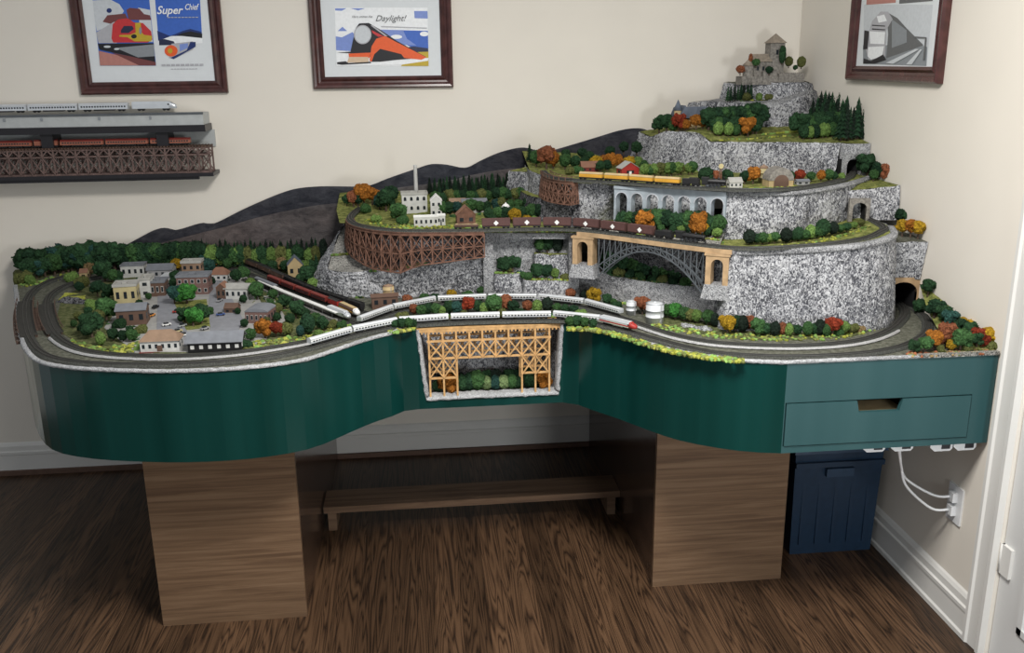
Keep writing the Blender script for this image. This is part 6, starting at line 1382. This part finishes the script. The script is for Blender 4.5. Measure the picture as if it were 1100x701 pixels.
# level 5
rowt('in the small conifer row on the upper step', [(772, 109), (808, 108)], 'y3.74', 10, 16, [EG, BK_, DG], 'cone', .75, .6, .6)
for a in ((803, 106, 9, OG), (815, 106, 8, LG_), (826, 106, 8, OG)): tree(a[0], a[1], 'y3.72', a[2], a[3], 'bush', 'beside the small conifers on the upper step')
for px, zpx, yo, h_, c_, k_ in ((840, 68, 0, 18, DG, 'column'), (847, 72, 2, 11, OG, 'oval'), (860.5, 73, 3, 12, OG, 'oval'), (806, 69, 3, 11, RU, 'column'), (795, 80, -2, 10, RU, 'round'), (812, 72, -2, 9, MG, 'round'), (854, 74, 2, 5, DG, 'bush'), (826, 80, -4, 9, EG, 'round')):
    q = G(px, zpx, y=PC5.y+yo*SC5); o = tree(px, zpx, ZT, h_, c_, k_, 'on the castle rampart', 1.15); o.location = q; s_ = dist(q)/F*h_*1.05; o.scale = Vector((1.15, 1.15, 1))*s_
# right end
for a in ((988, 326, 17, DG, 'round', 2.86), (996, 322, 18, DG, 'big', 2.85), (1006, 325, 19, EG, 'big', 2.80), (1014, 332, 18, DG, 'big', 2.72), (1003, 338, 17, DG, 'big', 2.68), (1022, 341, 20, BG, 'big', 2.62), (1012, 348, 14, MG, 'round', 2.60), (1034, 345, 18, EG, 'big', 2.58), (1042, 351, 18, DG, 'big', 2.52), (1051, 356, 16, DG, 'big', 2.47), (1030, 352, 15, DG, 'round', 2.53)): tree(a[0], a[1], 'x%g' % (1.555 if a[0] > 1000 else 1.585), a[2], a[3], a[4], 'in the dark woods by the right wall')
for a in ((1003, 375, 21, OR, 'big'), (1016, 373, 26, RU, 'big'), (1028, 364, 17, RE, 'big'), (1036, 362, 20, YE, 'big'), (1046, 362, 18, OR, 'big'), (1048, 373, 21, RE, 'big'), (1062, 372, 22, YE, 'big'), (1056, 374, 16, RE, 'round'), (1031, 377, 24, MG, 'big'), (982, 379, 14, DG, 'big'), (993, 379, 18, MG, 'big'), (1021, 377, 13, YE, 'round'), (1067, 375, 12, OG, 'bush'), (1040, 377, 10, OG, 'bush'), (1010, 378, 9, OG, 'bush')): tree(a[0], a[1], ZT, a[2], a[3], a[4], 'in the autumn wood on the right corner')
for a in ((969, 252, 18, YE, 'big', 2.85), (978, 253, 19, OR, 'big', 2.83), (986, 254, 19, YE, 'big', 2.81), (975, 240, 16, DG, 'round', 2.93), (967, 239, 15, EG, 'round', 2.95)): tree(a[0], a[1], 'y%g' % a[5], a[2], a[3], a[4], 'on the rock above the lower tunnel')
# first drum foot
for a in ((663, 331, 9, DG, 'bush'), (690, 337, 19, RU, 'big'), (717, 341, 15, MG, 'round'), (725, 343, 18, VG, 'round'), (735, 345, 16, MG, 'round'), (741, 346, 15, OG, 'round'), (748, 347, 15, LG_, 'round'), (760, 349, 17, MG, 'round'), (768, 351, 15, BK_, 'oval'), (781, 359, 21, YE, 'big'), (790, 356, 18, EG, 'round'), (797, 357, 18, BK_, 'oval'), (805, 355, 17, RU, 'round'), (814, 360, 18, MG, 'big'), (823, 360, 14, DG, 'round'), (832, 361, 16, BK_, 'oval'), (840, 360, 14, RU, 'oval'), (847, 361, 14, LG_, 'oval'), (856, 360, 12, DG, 'round'), (867, 361, 16, MG, 'oval'), (874, 360, 13, DG, 'round'), (880, 360, 17, BK_, 'oval'), (894, 360, 20, RE, 'big'), (887, 361, 13, MG, 'oval'), (906, 359, 15, LG_, 'round'), (914, 357, 11, OG, 'bush'), (924, 356, 9, TA, 'bush'), (935, 352, 8, OG, 'bush'), (900, 360, 9, MG, 'bush')): tree(a[0], a[1], ZT, a[2], a[3], a[4], 'along the foot of the big stone drum')
# between the trains
for a in ((433, 341, 11, OG, 'bush'), (445, 335, 12, RU, 'round'), (453, 337, 13, MG, 'round'), (460, 336, 14, DG, 'round'), (468, 336, 14, MG, 'round'), (475, 336, 11, LG_, 'round'), (482, 335, 15, DG, 'round'), (490, 335, 15, BG, 'round'), (503, 333, 17, RE, 'big'), (513, 333, 14, DG, 'round'), (520, 335, 13, LG_, 'oval'), (530, 335, 22, MG, 'round'), (543, 332, 19, RU, 'round'), (552, 334, 15, EG, 'round'), (567, 333, 14, RU, 'round'), (577, 334, 15, LG_, 'oval'), (588, 333, 17, BK_, 'oval'), (598, 334, 12, MG, 'round'), (607, 335, 12, DG, 'round'), (616, 336, 12, EG, 'round'), (623, 337, 9, LG_, 'bush'), (538, 336, 9, OG, 'bush'), (560, 336, 9, DG, 'bush'), (497, 337, 8, OG, 'bush')): tree(a[0], a[1]+3, ZT, a[2], a[3], a[4], 'in the strip between the two silver trains')
for a in ((456, 322, 9, MG, 'bush'), (468, 322, 9, DG, 'bush'), (486, 321, 11, YE, 'bush'), (502, 320, 10, MG, 'bush'), (517, 318, 11, MG, 'round'), (405, 329, 14, BK_, 'oval'), (438, 329, 13, RU, 'round'), (430, 333, 10, TA, 'bush'), (613, 322, 13, RU, 'round'), (628, 323, 12, BK_, 'oval'), (639, 326, 17, YE, 'big'), (652, 328, 13, DG, 'round'), (659, 330, 10, MG, 'round'), (602, 320, 9, DG, 'bush'), (572, 317, 8, LG_, 'bush'), (535, 318, 9, OG, 'bush')): tree(a[0], a[1], ZT, a[2], a[3], a[4], 'at the cliff foot behind the inner train')
# front edge bushes
for a in ((424, 353, 11, DG), (431, 353, 12, DG), (439, 352.5, 12, MG), (444, 352, 10, DG), (612, 351, 12, MG), (620, 351, 13, DG), (628, 352, 12, MG), (637, 353, 11, DG)): tree(a[0], a[1], ZT, a[2], a[3], 'round', 'at the front edge beside the timber bridge')
# trees in the front gorge
rowt('in the back row inside the front gorge', [(470, 408), (570, 404)], 'y2.95', 10, 15, [EG, DG, BK_, DG], ['round', 'big'])
for a in ((470, 418, 14, DG), (497, 420, 18, DG), (505, 421, 19, EG), (513, 422, 22, MG), (523, 421, 16, PG), (532, 420, 16, BG), (541, 420, 16, PG), (550, 419, 16, MG), (557, 418, 14, DG), (569, 416, 18, DG), (576, 414, 14, EG)): tree(a[0], a[1], 'y2.89', a[2], a[3], 'oval', 'in the front row inside the front gorge', 1.1)
for a in ((483, 419, 22, OR), (584, 414, 20, OR)): tree(a[0], a[1], 'y2.87', a[2], a[3], 'big', 'behind the legs of the timber bridge')
# labels: nth of its colour and shape in its place, counted from the left
groups = {}
for k, px, o in PEND: groups.setdefault(k, []).append((px, o))
for (c_, kd, wh), L in groups.items():
    L.sort(key=lambda q: q[0]); n = len(L)
    for i, (px, o) in enumerate(L):
        wd = WORD[kd]; nm_ = '%s %s' % (c_, wd)
        if n == 1: o['label'] = 'only %s %s' % (nm_, wh)
        elif n == 2: o['label'] = '%s %s %s' % (('left', 'right')[i], nm_, wh)
        elif i == 0: o['label'] = 'leftmost %s %s' % (nm_, wh)
        elif i == n-1: o['label'] = 'rightmost %s %s' % (nm_, wh)
        else: o['label'] = '%s %s from left %s' % (ORD[i], nm_, wh)
        o['group'] = ('bushes ' if kd == 'bush' else 'trees ')+wh

# ------------------------------------------------------------------ loose ground foliage
def tufts(label, pts, lev, mats, wpx=3, n=None, size=.007, seed=0):
    rd = random.Random(seed); mb = MB(); L = [0]
    for a, b in zip(pts, pts[1:]): L.append(L[-1]+math.hypot(b[0]-a[0], b[1]-a[1]))
    n = n or int(L[-1]*.9)
    for i in range(n):
        s = L[-1]*rd.random(); j = 0
        while j < len(L)-2 and L[j+1] < s: j += 1
        t = (s-L[j])/max(1e-6, L[j+1]-L[j]); px = pts[j][0]+(pts[j+1][0]-pts[j][0])*t; py = pts[j][1]+(pts[j+1][1]-pts[j][1])*t+rd.uniform(-wpx, wpx)*.5
        p = place(px, py, lev); r_ = size*rd.uniform(.6, 1.3); lump(mb, p+Vector((0, 0, r_*.25)), (r_, r_, r_*.75), i % 23, 1, .4, 2, rd.randrange(len(mats)))
    o = mb.build('ground_foliage', mats, fix=False); return tag(o, label, 'foliage', kind='stuff')
LY = ['leaf light green', 'leaf olive green', 'yellow_turf']; LD = ['leaf mid green', 'leaf olive green', 'leaf dark green']
tufts('yellow green flock hedge along the front edge right of the bridge', [(610, 352), (640, 354), (665, 361), (690, 368.5), (725, 378), (760, 384), (800, 388)], ZT, LY, 4, 330, .008, 1)
tufts('dark flock under the bushes at the bridge ends', [(416, 357), (446, 352.5)], ZT, LY, 3, 60, .006, 2)
tufts('yellow green flock inside the left end curve', [(76, 368), (92, 374), (115, 377), (142, 374), (158, 368)], ZT, LY, 8, 170, .008, 3)
tufts('yellow green flock between the grey roofed station and the silver train', [(262, 372), (300, 367), (330, 362), (352, 357), (378, 348)], ZT, LY, 7, 190, .007, 4)
tufts('flock at the back edge along the left corner forest', [(20, 306), (40, 304), (70, 297), (100, 291)], ZT, LY, 5, 120, .007, 5)
tufts('yellow flock along the plateau rim above the brown trestle', [(392, 237), (412, 242), (440, 244), (520, 245)], 1.128, LY, 4, 200, .006, 6)
tufts('yellow flock on the rim above the pale canyon wall', [(523, 250), (545, 249.5), (620, 250)], 1.127, LY, 2, 150, .006, 7)
tufts('yellow flock below the stone viaduct trees', [(660, 241), (700, 244), (740, 248), (778, 251)], (.664, 3.035, .979, 2.812), LY, 3, 150, .006, 8)
tufts('flock on the ledge under the brown trestle', [(380, 284), (400, 288), (430, 288), (465, 281), (515, 274)], 'y3.24', LD+LY[:1], 4, 130, .007, 9)
tufts('flock tufts on the left rock slope', [(352, 286), (362, 268), (372, 250)], 'y3.40', LY, 4, 40, .007, 10)
tufts('yellow flock around the upper level tracks', [(785, 199), (820, 200), (860, 198), (890, 193)], 'y2.95', LY, 4, 130, .005, 11)
tufts('flock along the mesa rim', [(716, 141), (752, 143), (770, 151), (850, 152), (903, 153)], 'y3.43', LY, 2, 120, .005, 12)
tufts('flock on the first drum ledge between the trees', [(800, 263), (850, 262.5), (900, 257.5), (935, 250)], 1.15, LY, 3, 130, .005, 13)
tufts('yellow flock along the foot of the big stone drum', [(700, 349), (730, 354), (770, 360), (830, 363), (900, 362), (940, 352)], ZT, LY, 6, 260, .006, 14)
tufts('flock in the strip between the two silver trains', [(430, 341), (470, 339), (540, 338), (600, 338), (640, 341)], ZT, LD+LY[:1], 4, 200, .006, 15)
tufts('flock at the cliff foot behind the inner train', [(430, 325), (470, 322), (520, 319), (600, 320), (650, 327)], ZT, LD+LY[:1], 4, 150, .006, 16)
tufts('flock around the autumn wood on the right corner', [(975, 381), (1010, 379), (1040, 378), (1070, 377)], ZT, ['leaf olive green', 'leaf tan', 'leaf rust brown'], 5, 120, .006, 17)
tufts('mixed flock around the town houses', [(105, 330), (125, 358), (150, 362), (130, 335), (150, 298), (220, 298), (262, 310), (290, 352), (262, 362)], ZT, LD, 9, 260, .006, 18)
tufts('mixed flock strip between town and yard tracks', [(262, 302), (285, 318), (305, 330), (335, 345), (365, 352)], ZT, LD+LY[:1], 9, 240, .006, 19)
tufts('flock on the gorge floor under the timber bridge', [(466, 424), (520, 424), (590, 418)], 'y2.85', LD, 3, 110, .006, 20)
tufts('flock along the gorge under the steel arch bridge', [(648, 296), (700, 301), (745, 306)], (.56, 3.13, .95, 2.87), LD, 4, 90, .006, 21)
tufts('flock on the meadow of the upper rock step', [(812, 138), (840, 146), (860, 140), (835, 132)], 'y3.48', LY, 6, 110, .006, 22)
tufts('flock tufts on the castle step', [(795, 107), (830, 108), (845, 98)], 'y3.72', LY, 2, 50, .005, 23)
tufts('flock along the conifer rows behind the upper town', [(465, 224), (520, 228), (570, 226), (615, 233)], 'y3.5', LD, 8, 160, .008, 24)
tufts('flock beside the far yard tracks by the rocks', [(295, 288), (330, 303), (345, 314)], ZT, LD+LY[:1], 5, 90, .006, 25)
tufts('loose white rocks at the foot of the big stone drum', [(732, 349), (745, 351), (764, 354)], ZT, ['edge_plaster', 'rock_fine'], 4, 60, .006, 26)

# ------------------------------------------------------------------ light
def area(name, loc, size, e, rot=(0, 0, 0), c=(1, .97, .925)):
    li = bpy.data.lights.new(name, 'AREA'); li.energy = e; li.size = size; li.color = c; o = bpy.data.objects.new(name, li); o.location = loc; o.rotation_euler = rot; col.objects.link(o); return o
area('ceiling_light', (.35, 1.45, 2.68), .6, 76); area('window_light', (1.3, .1, 1.05), .5, 20, (radians(84), 0, radians(18)), (.95, .98, 1))
w = bpy.data.worlds.new('room_air'); sc.world = w; w.use_nodes = True
w.node_tree.nodes['Background'].inputs[0].default_value = (.92, .96, 1, 1); w.node_tree.nodes['Background'].inputs[1].default_value = .36
sc.view_settings.view_transform = 'Standard'; sc.view_settings.look = 'None'; sc.view_settings.exposure = .2; sc.view_settings.gamma = 1
sc.view_settings.use_curve_mapping = False
